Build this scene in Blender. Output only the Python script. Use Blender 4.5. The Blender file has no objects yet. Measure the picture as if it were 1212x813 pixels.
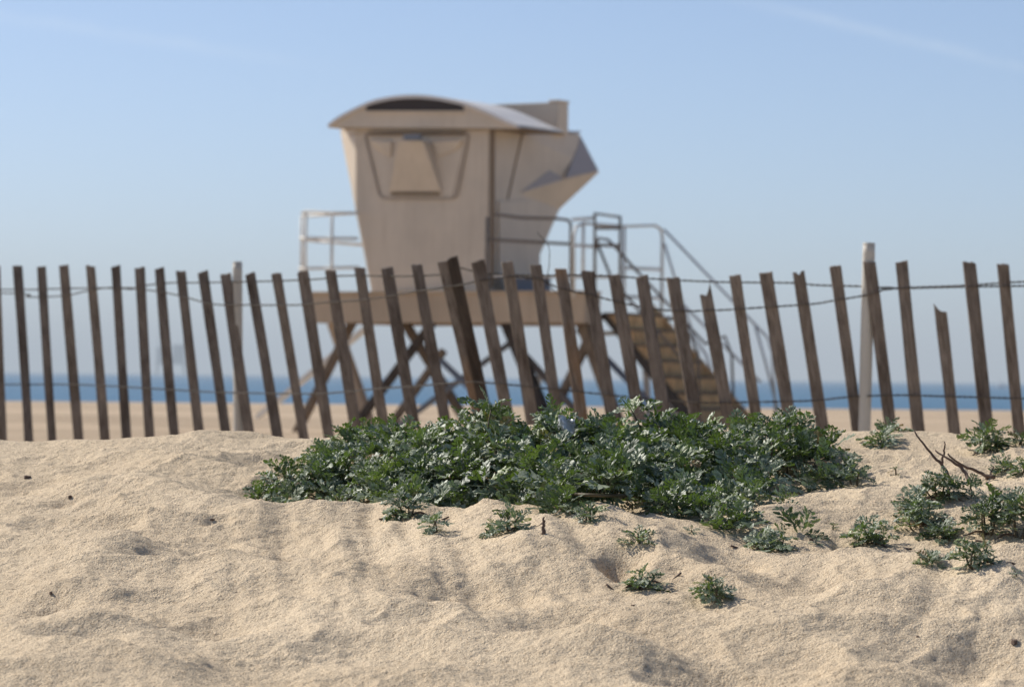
import bpy, bmesh, math, random
import numpy as np
from mathutils import Vector, Matrix, Quaternion

# ------------------------------------------------------------------ camera
scene = bpy.context.scene
COL = scene.collection
F = 4000.0                     # focal length in photograph pixels (1212 wide)
CZ = 0.75                      # eye height over the flat beach
PITCH, ROLL = 0.00975, 0.0106
CAM = Vector((0, 0, CZ))
fwd = Vector((0, math.cos(PITCH), math.sin(PITCH)))
r0 = Vector((1, 0, 0)); u0 = Vector((0, -math.sin(PITCH), math.cos(PITCH)))
rgt = r0 * math.cos(ROLL) + u0 * math.sin(ROLL)
upv = -r0 * math.sin(ROLL) + u0 * math.cos(ROLL)
cd = bpy.data.cameras.new('camera'); cam = bpy.data.objects.new('camera', cd); COL.objects.link(cam)
cam.matrix_world = Matrix(((rgt.x, upv.x, -fwd.x, 0), (rgt.y, upv.y, -fwd.y, 0), (rgt.z, upv.z, -fwd.z, CZ), (0, 0, 0, 1)))
cd.sensor_width = 36; cd.lens = 36 * F / 1212.0
cd.clip_start = 0.05; cd.clip_end = 60000
cd.dof.use_dof = True; cd.dof.focus_distance = 5.1; cd.dof.aperture_fstop = cd.lens / 9.5
scene.camera = cam

# ------------------------------------------------------------------ sky, sun, exposure
SUN_EL, SUN_AZ = math.radians(40), math.radians(-54)      # azimuth from +Y (view direction) towards +X
world = bpy.data.worlds.new("World"); scene.world = world; world.use_nodes = True
wn = world.node_tree; wn.nodes.clear()
wo = wn.nodes.new('ShaderNodeOutputWorld'); wb = wn.nodes.new('ShaderNodeBackground')
sky = wn.nodes.new('ShaderNodeTexSky'); sky.sky_type = 'NISHITA'; sky.sun_disc = False
sky.sun_elevation = SUN_EL; sky.sun_rotation = SUN_AZ
sky.air_density = 0.55; sky.dust_density = 0.7; sky.ozone_density = 3.0; sky.altitude = 0
wb.inputs['Strength'].default_value = 0.101
# two faint old contrails, fixed in the sky by direction
_tc = wn.nodes.new('ShaderNodeTexCoord'); _acc = sky.outputs[0]
def contrail(p, q, w, amt):
    global _acc
    from mathutils import Vector as V3
    a = (fwd + rgt * ((p[0] - 606) / F) - upv * ((p[1] - 406.5) / F)).normalized(); b = (fwd + rgt * ((q[0] - 606) / F) - upv * ((q[1] - 406.5) / F)).normalized()
    n = a.cross(b).normalized(); t = (b - a).normalized(); c = (a + b) / 2; half = (b - a).length / 2
    def mth(op, x, y=None, z=None):
        m = wn.nodes.new('ShaderNodeMath'); m.operation = op
        for s_, v in zip(m.inputs, (x, y, z)):
            if v is None: continue
            if isinstance(v, (int, float)): s_.default_value = v
            else: wn.links.new(v, s_)
        return m.outputs[0]
    def dot(v):
        d = wn.nodes.new('ShaderNodeVectorMath'); d.operation = 'DOT_PRODUCT'; d.inputs[1].default_value = v; wn.links.new(_tc.outputs['Generated'], d.inputs[0]); return d.outputs['Value']
    nz = wn.nodes.new('ShaderNodeTexNoise'); nz.inputs['Scale'].default_value = 60; nz.inputs['Detail'].default_value = 4; wn.links.new(_tc.outputs['Generated'], nz.inputs['Vector'])
    off = mth('MULTIPLY_ADD', nz.outputs['Fac'], w * 1.2, -w * .6)
    d = mth('ABSOLUTE', mth('ADD', dot(n), off)); g = mth('SMOOTH_MIN', 1, mth('MAXIMUM', mth('SUBTRACT', 1, mth('DIVIDE', d, w)), 0), 0.1)
    e = mth('DIVIDE', mth('ABSOLUTE', mth('SUBTRACT', dot(t), c.dot(t))), half); e = mth('MAXIMUM', mth('SUBTRACT', 1, e), 0); e = mth('MINIMUM', mth('MULTIPLY', e, 1.6), 1)
    f = mth('MULTIPLY', mth('MULTIPLY', mth('MULTIPLY', g, e), amt), mth('MULTIPLY', nz.outputs['Fac'], 1.6))
    mx = wn.nodes.new('ShaderNodeMix'); mx.data_type = 'RGBA'; wn.links.new(f, mx.inputs[0]); wn.links.new(_acc, mx.inputs[6]); mx.inputs[7].default_value = (7.6, 7.9, 8.2, 1); _acc = mx.outputs[2]
contrail((-150, -5), (420, 85), .0030, .10); contrail((820, -12), (1330, 108), .0026, .13)
wn.links.new(_acc, wb.inputs[0]); wn.links.new(wb.outputs[0], wo.inputs[0])
sl = bpy.data.lights.new('sun', 'SUN'); sun = bpy.data.objects.new('sun', sl); COL.objects.link(sun)
sl.energy = 3.7; sl.angle = math.radians(0.53); sl.color = (1.0, 0.95, 0.87)
SUNV = Vector((math.sin(SUN_AZ) * math.cos(SUN_EL), math.cos(SUN_AZ) * math.cos(SUN_EL), math.sin(SUN_EL)))
sun.rotation_euler = SUNV.to_track_quat('Z', 'Y').to_euler()
vs = scene.view_settings
vs.view_transform = 'Standard'; vs.look = 'None'; vs.exposure = 0.45; vs.gamma = 1.0
try: vs.use_curve_mapping = False
except Exception: pass
scene.cycles.use_denoising = True
scene.cycles.max_bounces = 8
scene.cycles.volume_bounces = 0

random.seed(7); rng = np.random.default_rng(7)

# ------------------------------------------------------------------ helpers
def ray(px, py):
    return (fwd + rgt * ((px - 606) / F) - upv * ((py - 406.5) / F))
def at(px, py, D):             # world point seen at a pixel, at depth Y = D
    d = ray(px, py); return CAM + d * (D / d.y)

def tag(o, label=None, cat=None, group=None, kind=None):
    if label: o['label'] = label
    if cat: o['category'] = cat
    if group: o['group'] = group
    if kind: o['kind'] = kind
    return o

def link(name, me, mat=None, parent=None, smooth=False):
    o = bpy.data.objects.new(name, me); COL.objects.link(o)
    if mat: me.materials.append(mat)
    if parent: o.parent = parent; o.matrix_parent_inverse = Matrix.Identity(4)
    if smooth: me.polygons.foreach_set('use_smooth', [True] * len(me.polygons))
    return o

def thing(name, label, cat, loc, group=None):
    o = bpy.data.objects.new(name, None); COL.objects.link(o); o.location = loc
    o.empty_display_size = 0.05
    return tag(o, label, cat, group)

class MB:
    """collects shapes in world coordinates; build() makes one mesh object (origin at parent)"""
    def __init__(self): self.v = []; self.f = []
    def add(self, vs_, fs):
        n = len(self.v); self.v += [tuple(p) for p in vs_]; self.f += [tuple(i + n for i in f) for f in fs]
    def prism(self, pts, off):
        n = len(pts); off = Vector(off); a = [Vector(p) for p in pts]; b = [p + off for p in a]
        self.add(a + b, [tuple(range(n))[::-1], tuple(range(n, 2 * n))] + [(i, (i + 1) % n, n + (i + 1) % n, n + i) for i in range(n)])
    def box(self, o, ax, ay, az):
        o, ax, ay, az = map(Vector, (o, ax, ay, az)); self.prism([o, o + ax, o + ax + ay, o + ay], az)
    def tube(self, pts, r, n=8, cap=True):
        pts = [Vector(p) for p in pts]; k = len(pts)
        rs = r if isinstance(r, (list, tuple)) else [r] * k
        t = (pts[1] - pts[0]).normalized(); nrm = t.orthogonal().normalized(); rings = []
        for i in range(k):
            if i == 0: tt = (pts[1] - pts[0]).normalized()
            elif i == k - 1: tt = (pts[-1] - pts[-2]).normalized()
            else: tt = ((pts[i + 1] - pts[i]).normalized() + (pts[i] - pts[i - 1]).normalized()).normalized()
            nrm = (nrm - tt * nrm.dot(tt)).normalized(); bn = tt.cross(nrm)
            rings.append([pts[i] + (nrm * math.cos(2 * math.pi * j / n) + bn * math.sin(2 * math.pi * j / n)) * rs[i] for j in range(n)])
        vs_ = [p for rg in rings for p in rg]; fs = []
        for i in range(k - 1):
            for j in range(n):
                fs.append((i * n + j, i * n + (j + 1) % n, (i + 1) * n + (j + 1) % n, (i + 1) * n + j))
        if cap: fs += [tuple(range(n))[::-1], tuple(range((k - 1) * n, k * n))]
        self.add(vs_, fs)
    def bar(self, p, q, w, d, side):
        """rectangular beam p->q; w across in the direction side, d in the remaining direction"""
        p, q = Vector(p), Vector(q); t = (q - p).normalized(); s = Vector(side); s = (s - t * s.dot(t)).normalized(); e = t.cross(s)
        self.prism([p - s * w / 2 - e * d / 2, p + s * w / 2 - e * d / 2, p + s * w / 2 + e * d / 2, p - s * w / 2 + e * d / 2], q - p)
    def build(self, name, mat, parent=None, smooth=False, bevel=0, recalc=True):
        org = parent_origin(parent)
        me = bpy.data.meshes.new(name)
        me.from_pydata([(a - org[0], b - org[1], c - org[2]) for a, b, c in self.v], [], self.f)
        if recalc:
            bm = bmesh.new(); bm.from_mesh(me); bmesh.ops.recalc_face_normals(bm, faces=bm.faces); bm.to_mesh(me); bm.free()
        o = link(name, me, mat, parent, smooth)
        if bevel:
            m = o.modifiers.new('bevel', 'BEVEL'); m.width = bevel; m.segments = 2; m.limit_method = 'ANGLE'
        return o
def parent_origin(p):
    x = Vector((0, 0, 0))
    while p is not None: x = x + p.location; p = p.parent
    return x

def catmull(pts, n=10):
    pts = [Vector(p) for p in pts]; P = [pts[0] * 2 - pts[1]] + pts + [pts[-1] * 2 - pts[-2]]; out = []
    for i in range(1, len(P) - 2):
        for k in range(n):
            t = k / n
            out.append(0.5 * ((2 * P[i]) + (P[i + 1] - P[i - 1]) * t + (2 * P[i - 1] - 5 * P[i] + 4 * P[i + 1] - P[i + 2]) * t * t + (3 * P[i] - P[i - 1] - 3 * P[i + 1] + P[i + 2]) * t ** 3))
    out.append(pts[-1]); return out

# ---- node helpers
def newmat(name):
    m = bpy.data.materials.new(name); m.use_nodes = True; nt = m.node_tree
    return m, nt, nt.nodes['Principled BSDF']
def N(nt, t, **k):
    n = nt.nodes.new(t)
    for a, b in k.items():
        if a in ('operation', 'blend_type', 'data_type', 'noise_dimensions', 'feature', 'attribute_name', 'wave_type', 'bands_direction', 'interpolation_type', 'normalize'): setattr(n, a, b)
        else: n.inputs[a].default_value = b
    return n
def coords(nt, scale=(1, 1, 1), obj=True):
    tc = nt.nodes.new('ShaderNodeTexCoord'); mp = nt.nodes.new('ShaderNodeMapping'); mp.inputs['Scale'].default_value = scale
    nt.links.new(tc.outputs['Object' if obj else 'Generated'], mp.inputs[0]); return mp.outputs[0]
def geo_pos(nt, scale=(1, 1, 1)):
    g = nt.nodes.new('ShaderNodeNewGeometry'); mp = nt.nodes.new('ShaderNodeMapping'); mp.inputs['Scale'].default_value = scale
    nt.links.new(g.outputs['Position'], mp.inputs[0]); return mp.outputs[0]
def noise(nt, vec, scale, detail=4, rough=0.55):
    n = nt.nodes.new('ShaderNodeTexNoise'); n.inputs['Scale'].default_value = scale; n.inputs['Detail'].default_value = detail; n.inputs['Roughness'].default_value = rough
    nt.links.new(vec, n.inputs['Vector']); return n.outputs['Fac']
def ramp(nt, fac, stops):
    r = nt.nodes.new('ShaderNodeValToRGB'); cr = r.color_ramp
    while len(cr.elements) > 1: cr.elements.remove(cr.elements[-1])
    cr.elements[0].position = stops[0][0]; cr.elements[0].color = (*stops[0][1], 1)
    for p, c in stops[1:]:
        e = cr.elements.new(p); e.color = (*c, 1)
    nt.links.new(fac, r.inputs[0]); return r.outputs[0]
def mixc(nt, fac, a, b, mode='MIX'):
    m = nt.nodes.new('ShaderNodeMix'); m.data_type = 'RGBA'; m.blend_type = mode
    for s, v in ((m.inputs[0], fac), (m.inputs[6], a), (m.inputs[7], b)):
        if hasattr(v, 'links') or hasattr(v, 'is_linked'): nt.links.new(v, s)
        elif isinstance(v, (int, float)): s.default_value = v
        else: s.default_value = (*v, 1)
    return m.outputs[2]
def bump(nt, bsdf, h, strength, dist, prev=None):
    b = nt.nodes.new('ShaderNodeBump'); b.inputs['Strength'].default_value = strength; b.inputs['Distance'].default_value = dist
    nt.links.new(h, b.inputs['Height'])
    if prev is not None: nt.links.new(prev, b.inputs['Normal'])
    if bsdf is not None: nt.links.new(b.outputs[0], bsdf.inputs['Normal'])
    return b.outputs[0]

# ------------------------------------------------------------------ materials
def sand_mat():
    m, nt, b = newmat('sand'); p = geo_pos(nt)
    big = ramp(nt, noise(nt, p, 2.3, 4), [(0.3, (.65, .515, .35)), (0.7, (.76, .615, .43))])
    g1 = ramp(nt, noise(nt, p, 420, 3, .75), [(0.32, (.50, .45, .40)), (0.48, (1, 1, 1)), (0.68, (1.25, 1.23, 1.2))])
    sp_ = nt.nodes.new('ShaderNodeSeparateXYZ'); nt.links.new(p, sp_.inputs[0])
    mr = nt.nodes.new('ShaderNodeMapRange'); mr.inputs[1].default_value = 9; mr.inputs[2].default_value = 22; nt.links.new(sp_.outputs['Y'], mr.inputs[0])
    flat = ramp(nt, noise(nt, geo_pos(nt, (.25, 1, 1)), .35, 5, .65), [(.35, (.38, .285, .19)), (.65, (.62, .48, .33))])   # trampled damper sand of the beach flat
    big = mixc(nt, mr.outputs[0], big, flat)
    c = mixc(nt, 0.65, big, g1, 'MULTIPLY')
    vo = nt.nodes.new('ShaderNodeTexVoronoi'); vo.inputs['Scale'].default_value = 380; nt.links.new(p, vo.inputs['Vector'])
    dk = ramp(nt, vo.outputs['Color'], [(0.0, (.35, .3, .28)), (0.18, (.55, .5, .45)), (0.3, (1, 1, 1)), (.85, (1, 1, 1)), (.95, (1.3, 1.28, 1.25))])
    c = mixc(nt, 0.6, c, dk, 'MULTIPLY')
    nt.links.new(c, b.inputs['Base Color']); b.inputs['Roughness'].default_value = 0.9; b.inputs['Specular IOR Level'].default_value = .15
    n1 = bump(nt, None, noise(nt, p, 75, 4, .7), 0.6, 0.005)
    bump(nt, b, noise(nt, p, 300, 2, .7), 1.0, 0.0026, n1)
    return m
SAND = sand_mat()

def water_mat():
    m, nt, b = newmat('sea_water')
    b.inputs['Base Color'].default_value = (.018, .110, .185, 1); b.inputs['Roughness'].default_value = 0.35
    b.inputs['Specular IOR Level'].default_value = .35
    p = geo_pos(nt, (1, .35, 1))
    n1 = bump(nt, None, noise(nt, p, .12, 4, .6), 1, 1.2)
    bump(nt, b, noise(nt, p, 1.2, 4, .6), 1, .35, n1)
    return m
WATER = water_mat()

def wood_mat(name, c1, c2, dark, rust=0.0):
    m, nt, b = newmat(name)
    oi = nt.nodes.new('ShaderNodeObjectInfo')
    tc = nt.nodes.new('ShaderNodeTexCoord'); ad = nt.nodes.new('ShaderNodeVectorMath'); ad.operation = 'ADD'
    sc_ = nt.nodes.new('ShaderNodeVectorMath'); sc_.operation = 'SCALE'; sc_.inputs['Scale'].default_value = 37
    nt.links.new(tc.outputs['Object'], ad.inputs[0])
    cb = nt.nodes.new('ShaderNodeCombineXYZ'); nt.links.new(oi.outputs['Random'], cb.inputs[0]); nt.links.new(oi.outputs['Random'], cb.inputs[2])
    nt.links.new(cb.outputs[0], sc_.inputs[0]); nt.links.new(sc_.outputs[0], ad.inputs[1])
    mp = nt.nodes.new('ShaderNodeMapping'); mp.inputs['Scale'].default_value = (1, 1, .06); nt.links.new(ad.outputs[0], mp.inputs[0])
    g = noise(nt, mp.outputs[0], 260, 5, .65)
    c = ramp(nt, g, [(.3, dark), (.48, c1), (.7, c2)])
    m2 = nt.nodes.new('ShaderNodeMapping'); m2.inputs['Scale'].default_value = (1, 1, .35); nt.links.new(ad.outputs[0], m2.inputs[0])
    st = ramp(nt, noise(nt, m2.outputs[0], 14, 4, .6), [(.34, (.55, .5, .46)), (.5, (1, 1, 1)), (.7, (1.2, 1.17, 1.12))])
    c = mixc(nt, .8, c, st, 'MULTIPLY')
    hv = ramp(nt, oi.outputs['Random'], [(0, (.78, .76, .75)), (1, (1.15, 1.1, 1.02))])
    c = mixc(nt, 1.0, c, hv, 'MULTIPLY')
    if rust:
        rs = ramp(nt, noise(nt, m2.outputs[0], 9, 3, .5), [(.45, (0, 0, 0)), (.55, (1, 1, 1))])
        c = mixc(nt, mixc(nt, .45, (0, 0, 0), rs), c, (.24, .12, .04))
    nt.links.new(c, b.inputs['Base Color']); b.inputs['Roughness'].default_value = .85; b.inputs['Specular IOR Level'].default_value = .2
    bump(nt, b, g, .6, .002)
    return m
WOOD = wood_mat('weathered_picket_wood', (.175, .148, .128), (.285, .245, .215), (.075, .060, .052))
WOOD_R = wood_mat('rust_stained_picket_wood', (.175, .148, .128), (.285, .245, .215), (.075, .060, .052), 1)
WOOD_D = wood_mat('dark_timber', (.07, .055, .045), (.12, .09, .07), (.03, .025, .02))
PLY = wood_mat('stair_plywood', (.72, .46, .22), (.80, .53, .28), (.58, .36, .18))
LEGW = wood_mat('painted_leg_timber', (.20, .15, .105), (.27, .21, .15), (.10, .075, .055))

def paint_mat(name, c, rough=.55, dirt=.5, metal=0):
    m, nt, b = newmat(name); p = coords(nt)
    st = ramp(nt, noise(nt, p, 1.7, 5, .6), [(.3, (1 - .35 * dirt,) * 3), (.6, (1, 1, 1))])
    mp = coords(nt, (6, 6, .5)); s2 = ramp(nt, noise(nt, mp, 3, 4, .6), [(.25, (.72, .66, .6)), (.48, (1, 1, 1))])
    cc = mixc(nt, 1.0, c, st, 'MULTIPLY'); cc = mixc(nt, dirt, cc, s2, 'MULTIPLY')
    nt.links.new(cc, b.inputs['Base Color']); b.inputs['Roughness'].default_value = rough; b.inputs['Metallic'].default_value = metal
    bump(nt, b, noise(nt, p, 40, 3), .15, .004)
    return m
CREAM = paint_mat('cream_painted_fibreglass', (.70, .58, .44), .5, .35)
DECKP = paint_mat('tan_painted_deck', (.56, .42, .28), .7, .5)
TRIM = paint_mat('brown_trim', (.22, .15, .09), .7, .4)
VENT = paint_mat('dark_vent_mesh', (.05, .035, .03), .8, .2)
ROOFP = paint_mat('painted_sunlight_roof', (.78, .73, .67), .45, .3)  # whiter than the walls: sunlight on the roof painted into its colour
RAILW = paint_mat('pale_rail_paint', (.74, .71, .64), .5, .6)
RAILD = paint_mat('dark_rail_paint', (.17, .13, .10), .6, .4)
GLASS_SHADE = paint_mat('window_tint_and_painted_shade', (.38, .335, .32), .35, .2)  # window tint, also used to paint shade on the bay facets
GREYB = paint_mat('blue_grey_plastic', (.16, .18, .22), .6, .3)
POSTM = paint_mat('bleached_post_paint', (.55, .51, .44), .7, .6)
WIREM = paint_mat('rusty_galvanised_wire', (.085, .07, .055), .85, .5, 0)
RIGM = paint_mat('platform_steel', (.30, .30, .30), .7, .3)
RIGW = paint_mat('white_hull_paint', (.75, .75, .75), .6, .2)

def leaf_mat():
    m, nt, b = newmat('beach_bur_leaf')
    at_ = nt.nodes.new('ShaderNodeAttribute'); at_.attribute_name = 'tint'
    c = ramp(nt, at_.outputs['Fac'], [(0, (.018, .042, .008)), (.45, (.034, .078, .013)), (.8, (.080, .135, .035)), (.93, (.18, .24, .035)), (1, (.28, .15, .06))])
    g = nt.nodes.new('ShaderNodeNewGeometry')
    back = mixc(nt, .40, c, (.20, .24, .15))
    p = geo_pos(nt); hz = ramp(nt, noise(nt, p, 260, 2, .6), [(.30, (.3,) * 3), (.65, (1, 1, 1))])
    ht = ramp(nt, at_.outputs['Fac'], [(.22, (.12,) * 3), (.55, (.85,) * 3), (.88, (.8,) * 3), (.95, (.05,) * 3)])
    hair = nt.nodes.new('ShaderNodeMath'); hair.operation = 'MULTIPLY'; nt.links.new(ht, hair.inputs[1]); nt.links.new(hz, hair.inputs[0])
    top = mixc(nt, hair.outputs[0], c, (.54, .57, .42))
    cc = mixc(nt, g.outputs['Backfacing'], top, back)
    nt.links.new(cc, b.inputs['Base Color']); b.inputs['Roughness'].default_value = .48; b.inputs['Specular IOR Level'].default_value = .5
    b.inputs['Sheen Weight'].default_value = .12; b.inputs['Sheen Roughness'].default_value = .4
    tr = nt.nodes.new('ShaderNodeBsdfTranslucent'); tc = mixc(nt, .7, c, (.16, .26, .02)); nt.links.new(tc, tr.inputs[0])
    mx = nt.nodes.new('ShaderNodeMixShader'); mx.inputs[0].default_value = .26
    nt.links.new(b.outputs[0], mx.inputs[1]); nt.links.new(tr.outputs[0], mx.inputs[2])
    nt.links.new(mx.outputs[0], nt.nodes['Material Output'].inputs[0])
    return m
LEAF = leaf_mat()
STEM = paint_mat('green_brown_stem', (.11, .085, .045), .7, .5)
TWIG = paint_mat('dead_twig_bark', (.13, .085, .06), .85, .6)
DRY = paint_mat('dry_brown_leaf', (.38, .22, .11), .8, .4)
def scrap_mat():
    m, nt, b = newmat('pale_plastic_scrap'); b.inputs['Base Color'].default_value = (.72, .74, .76, 1); b.inputs['Roughness'].default_value = .3
    b.inputs['Alpha'].default_value = 1; b.inputs['Transmission Weight'].default_value = .25
    bump(nt, b, noise(nt, coords(nt), 90, 3), .5, .003); return m
SCRAP = scrap_mat()

# ------------------------------------------------------------------ the ground
_perm = rng.permutation(4096).astype(np.int64); _ang = rng.random(4096) * 2 * np.pi
def perlin(x, y):
    xi = np.floor(x).astype(np.int64); yi = np.floor(y).astype(np.int64); xf = x - xi; yf = y - yi
    def g(ix, iy, dx, dy):
        h = _perm[(_perm[ix & 4095] + iy) & 4095]; a = _ang[h]; return np.cos(a) * dx + np.sin(a) * dy
    u = xf ** 3 * (xf * (xf * 6 - 15) + 10); v = yf ** 3 * (yf * (yf * 6 - 15) + 10)
    a = g(xi, yi, xf, yf); b = g(xi + 1, yi, xf - 1, yf); c = g(xi, yi + 1, xf, yf - 1); d = g(xi + 1, yi + 1, xf - 1, yf - 1)
    return (a + (b - a) * u + ((c + (d - c) * u) - (a + (b - a) * u)) * v) * 1.5
def fbm(x, y, s, o=3, pers=.5, off=0.0):
    r = 0; a = 1
    for i in range(o):
        r = r + a * perlin(x / s + off + 13.7 * i, y / s - off * 1.3 + 7.1 * i); s *= .5; a *= pers
    return r
def smooth(t): t = np.clip(t, 0, 1); return t * t * (3 - 2 * t)

YC = 6.3
_cpx = [-600, -100, 62, 94, 123, 151, 178, 208, 236, 296, 327, 358, 390, 430, 520, 700, 850, 1000, 1060, 1090, 1130, 1170, 1212, 1400, 2000]
_cro = [534, 528, 527, 525, 523, 521, 518, 514, 512, 513, 516, 518, 518, 515, 508, 503, 504, 509, 506, 507, 510, 507, 506, 508, 520]
_cro = [r + 15 + 2 * min(1, max(0, (p - 600) / 300)) for p, r in zip(_cpx, _cro)]
def _px_to_x(px, row, Y): return at(px, row, Y)
_cx = [at(p, r, YC).x for p, r in zip(_cpx, _cro)]; _cz = [at(p, r, YC).z for p, r in zip(_cpx, _cro)]

def base_z(x, y):
    x = np.asarray(x, float); y = np.asarray(y, float)
    zc = np.interp(x, _cx, _cz)
    w = .05 * perlin(x * 1.1 + 3, y * 0 + .5)
    yc = YC + w
    a = zc + .100 * (y - yc) - .012 * np.clip(yc - y, 0, 3) ** 2 * .6
    a = np.where(y < 3.4, a * 1.0, a)
    b = zc - .22 * (y - yc)
    k = .012
    dune = -k * np.logaddexp(-a / k, -b / k) + k * .69
    side = smooth((np.abs(x) - 6) / 14)
    dune = dune * (1 - side) + .30 * side * smooth((9 - y) / 5)
    far = .035 * fbm(x, y, 9, 3, .5, 2.2) + .012 * fbm(x, y, 1.6, 3, .5, 5.2)
    k2 = .03
    z = k2 * np.logaddexp(dune / k2, far / k2)
    # the fence stands on its own drift further right
    # shore: falls under the sea
    z = z * (1 - smooth((y - 50) / 25)) + .02 - 6.0 * smooth((y - 84) / 50) + .02 * np.sin(x * .06)
    return z

def row_to_y(px, row):          # ground point under a pixel of the dune front (no relief)
    d = ray(px, row); best = None
    ys = np.linspace(2.5, 6.9, 900); pts = [CAM + d * (yy / d.y) for yy in ys]
    zz = base_z(np.array([p.x for p in pts]), ys); pz = np.array([p.z for p in pts])
    hit = np.where(pz <= zz)[0]
    i = hit[0] if len(hit) else len(ys) - 1
    return pts[i].x, ys[i]

# hollows and humps as seen in the photograph: px, row, half width px, half depth m, height m
_feat = [(40, 572, 45, .10, -.016), (78, 592, 22, .05, -.010), (120, 640, 70, .12, .012), (60, 702, 34, .05, -.012), (215, 655, 60, .10, -.012),
         (345, 662, 48, .09, -.020), (300, 690, 80, .08, .014), (110, 745, 70, .07, .012), (90, 770, 60, .06, -.012), (235, 742, 60, .07, -.012), (330, 760, 80, .07, .012),
         (470, 735, 80, .06, -.010), (560, 700, 70, .09, -.016), (640, 660, 90, .13, .014), (735, 672, 26, .06, -.026), (785, 655, 45, .05, .010),
         (865, 665, 40, .07, -.012), (700, 765, 110, .07, .016), (830, 790, 90, .07, -.014), (660, 735, 60, .06, -.012), (950, 700, 70, .08, -.013), (1050, 715, 90, .09, .012),
         (1150, 765, 70, .06, -.012), (1080, 790, 90, .06, .012), (500, 790, 110, .06, .012), (180, 800, 90, .06, .010), (430, 655, 50, .14, -.010),
         (600, 640, 260, .18, .012), (1175, 700, 60, .07, .014), (1000, 655, 80, .10, .010), (570, 590, 200, .20, -.006), (262, 560, 60, .1, .006), (205, 520, 40, .1, -.004)]
_fg = [(*row_to_y(p, r), w / F * row_to_y(p, r)[1], d, h) for p, r, w, d, h in _feat]
_r2 = random.Random(5)
for i in range(90):
    y_ = _r2.uniform(3.7, 6.4); x_ = _r2.uniform(-1.2, 1.2)
    _fg.append((x_, y_, _r2.uniform(.012, .05), _r2.uniform(.012, .05), _r2.uniform(-.007, .004)))
def ground_z(x, y):
    x = np.asarray(x, float); y = np.asarray(y, float)
    z = base_z(x, y)
    near = smooth((7.4 - y) / .6) * smooth((3.2 - np.abs(x)) / 1.0) * smooth((y - 2.2) / .8)
    d = .028 * fbm(x * .75 + .25 * y, y, .70, 2, .45, 1.0)
    rd = 1 - np.abs(fbm(x * .8 + .5 * y, y * .9, .42, 2, .4, 4.0)); d = d + .028 * (np.clip(rd, 0, 2) ** 2.2 - .6)
    r3 = 1 - np.abs(fbm(x + .3 * y, y * .9, .20, 2, .5, 14.0)); d = d + .0075 * (np.clip(r3, 0, 2) ** 3 - .55)
    d = d + .0034 * fbm(x, y, .085, 3, .5, 8.0)
    d = d + .0017 * fbm(x, y, .017, 2, .6, 3.0)
    d = d + .0005 * perlin(x / .0060, y / .0060)
    msk = np.exp(-(((x + .12) / .38) ** 2)) * smooth((5.6 - y) / .4) * smooth((y - 4.2) / .4)
    d = d + msk * .009 * fbm((x + .10 * (y - 5)) * 1.0, y * .12, .055, 2, .5, 9.0)
    msk2 = np.exp(-(((x - .75) / .4) ** 2)) * smooth((5.2 - y) / .4)
    d = d + msk2 * .007 * fbm((x - .25 * (y - 5)), y * .15, .06, 2, .5, 19.0)
    for fx, fy, rx, ry, h in _fg:
        h = h * 1.4
        q = ((x - fx) / rx) ** 2 + ((y - fy) / ry) ** 2
        if h < 0: d = d + h * np.exp(-q ** 1.4)
        else: d = d + h * np.exp(-q)
    return z + near * d * (1 - .55 * smooth((y - 5.9) / .4))

def lines(segs):
    out = [segs[0][0]]
    for a, b, s in segs:
        n = max(1, int(round((b - a) / s))); out += list(a + (b - a) * (np.arange(1, n + 1) / n))
    return np.array(out)
def geo(a, b, n): return list(a * (b / a) ** (np.arange(1, n + 1) / n))
xs_in = lines([(-2.2, -1.1, .014), (-1.1, 1.1, .0032), (1.1, 2.2, .014)])
xo = np.array(geo(2.2, 400, 46)); XS = np.concatenate([-xo[::-1], xs_in, xo])
ys_in = lines([(-30, -2, 2), (-2, 2.6, .2), (2.6, 3.7, .02), (3.7, 6.6, .0034), (6.6, 8, .02), (8, 16, .1), (16, 60, .5), (60, 160, 1.0)])
YS = np.concatenate([ys_in, np.array([180, 220, 300.])])
gx, gy = np.meshgrid(XS, YS); gz = ground_z(gx, gy)
def grid_mesh(name, gx, gy, gz):
    nr, nc = gx.shape; me = bpy.data.meshes.new(name)
    co = np.stack([gx, gy, gz], -1).reshape(-1, 3).astype(np.float32)
    i = (np.arange(nr - 1)[:, None] * nc + np.arange(nc - 1)[None]).reshape(-1)
    q = np.stack([i, i + 1, i + nc + 1, i + nc], -1).astype(np.int32)
    me.vertices.add(len(co)); me.vertices.foreach_set('co', co.ravel())
    me.loops.add(q.size); me.loops.foreach_set('vertex_index', q.ravel())
    me.polygons.add(len(q)); me.polygons.foreach_set('loop_start', np.arange(0, q.size, 4, dtype=np.int32))
    me.update(calc_edges=True); me.validate(); return me
me = grid_mesh('sand_beach', gx, gy, gz)
me.polygons.foreach_set('use_smooth', np.ones(len(me.polygons), bool))
tag(link('sand_beach', me, SAND), kind='structure')

def gpt(px, row):               # ground point under a pixel, with relief
    d = ray(px, row); ys = np.linspace(2.8, 7.0, 1600)
    xs = CAM.x + d.x * ys / d.y; pz = CAM.z + d.z * ys / d.y
    hit = np.where(pz <= ground_z(xs, ys))[0]
    i = hit[0] if len(hit) else int(np.argmin(pz - ground_z(xs, ys)))
    return Vector((xs[i], ys[i], float(ground_z(xs[i], ys[i]))))
def gz1(x, y): return float(ground_z(x, y))

# the sea
SEA = -2.0
xs_ = np.concatenate([-np.array(geo(60, 26000, 14))[::-1], [0], np.array(geo(60, 26000, 14))]); ys_ = np.array([100] + geo(100, 26000, 22))
sx, sy = np.meshgrid(xs_, ys_)
tag(link('sea', grid_mesh('sea', sx, sy, sx * 0 + SEA), WATER), kind='structure')

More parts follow.
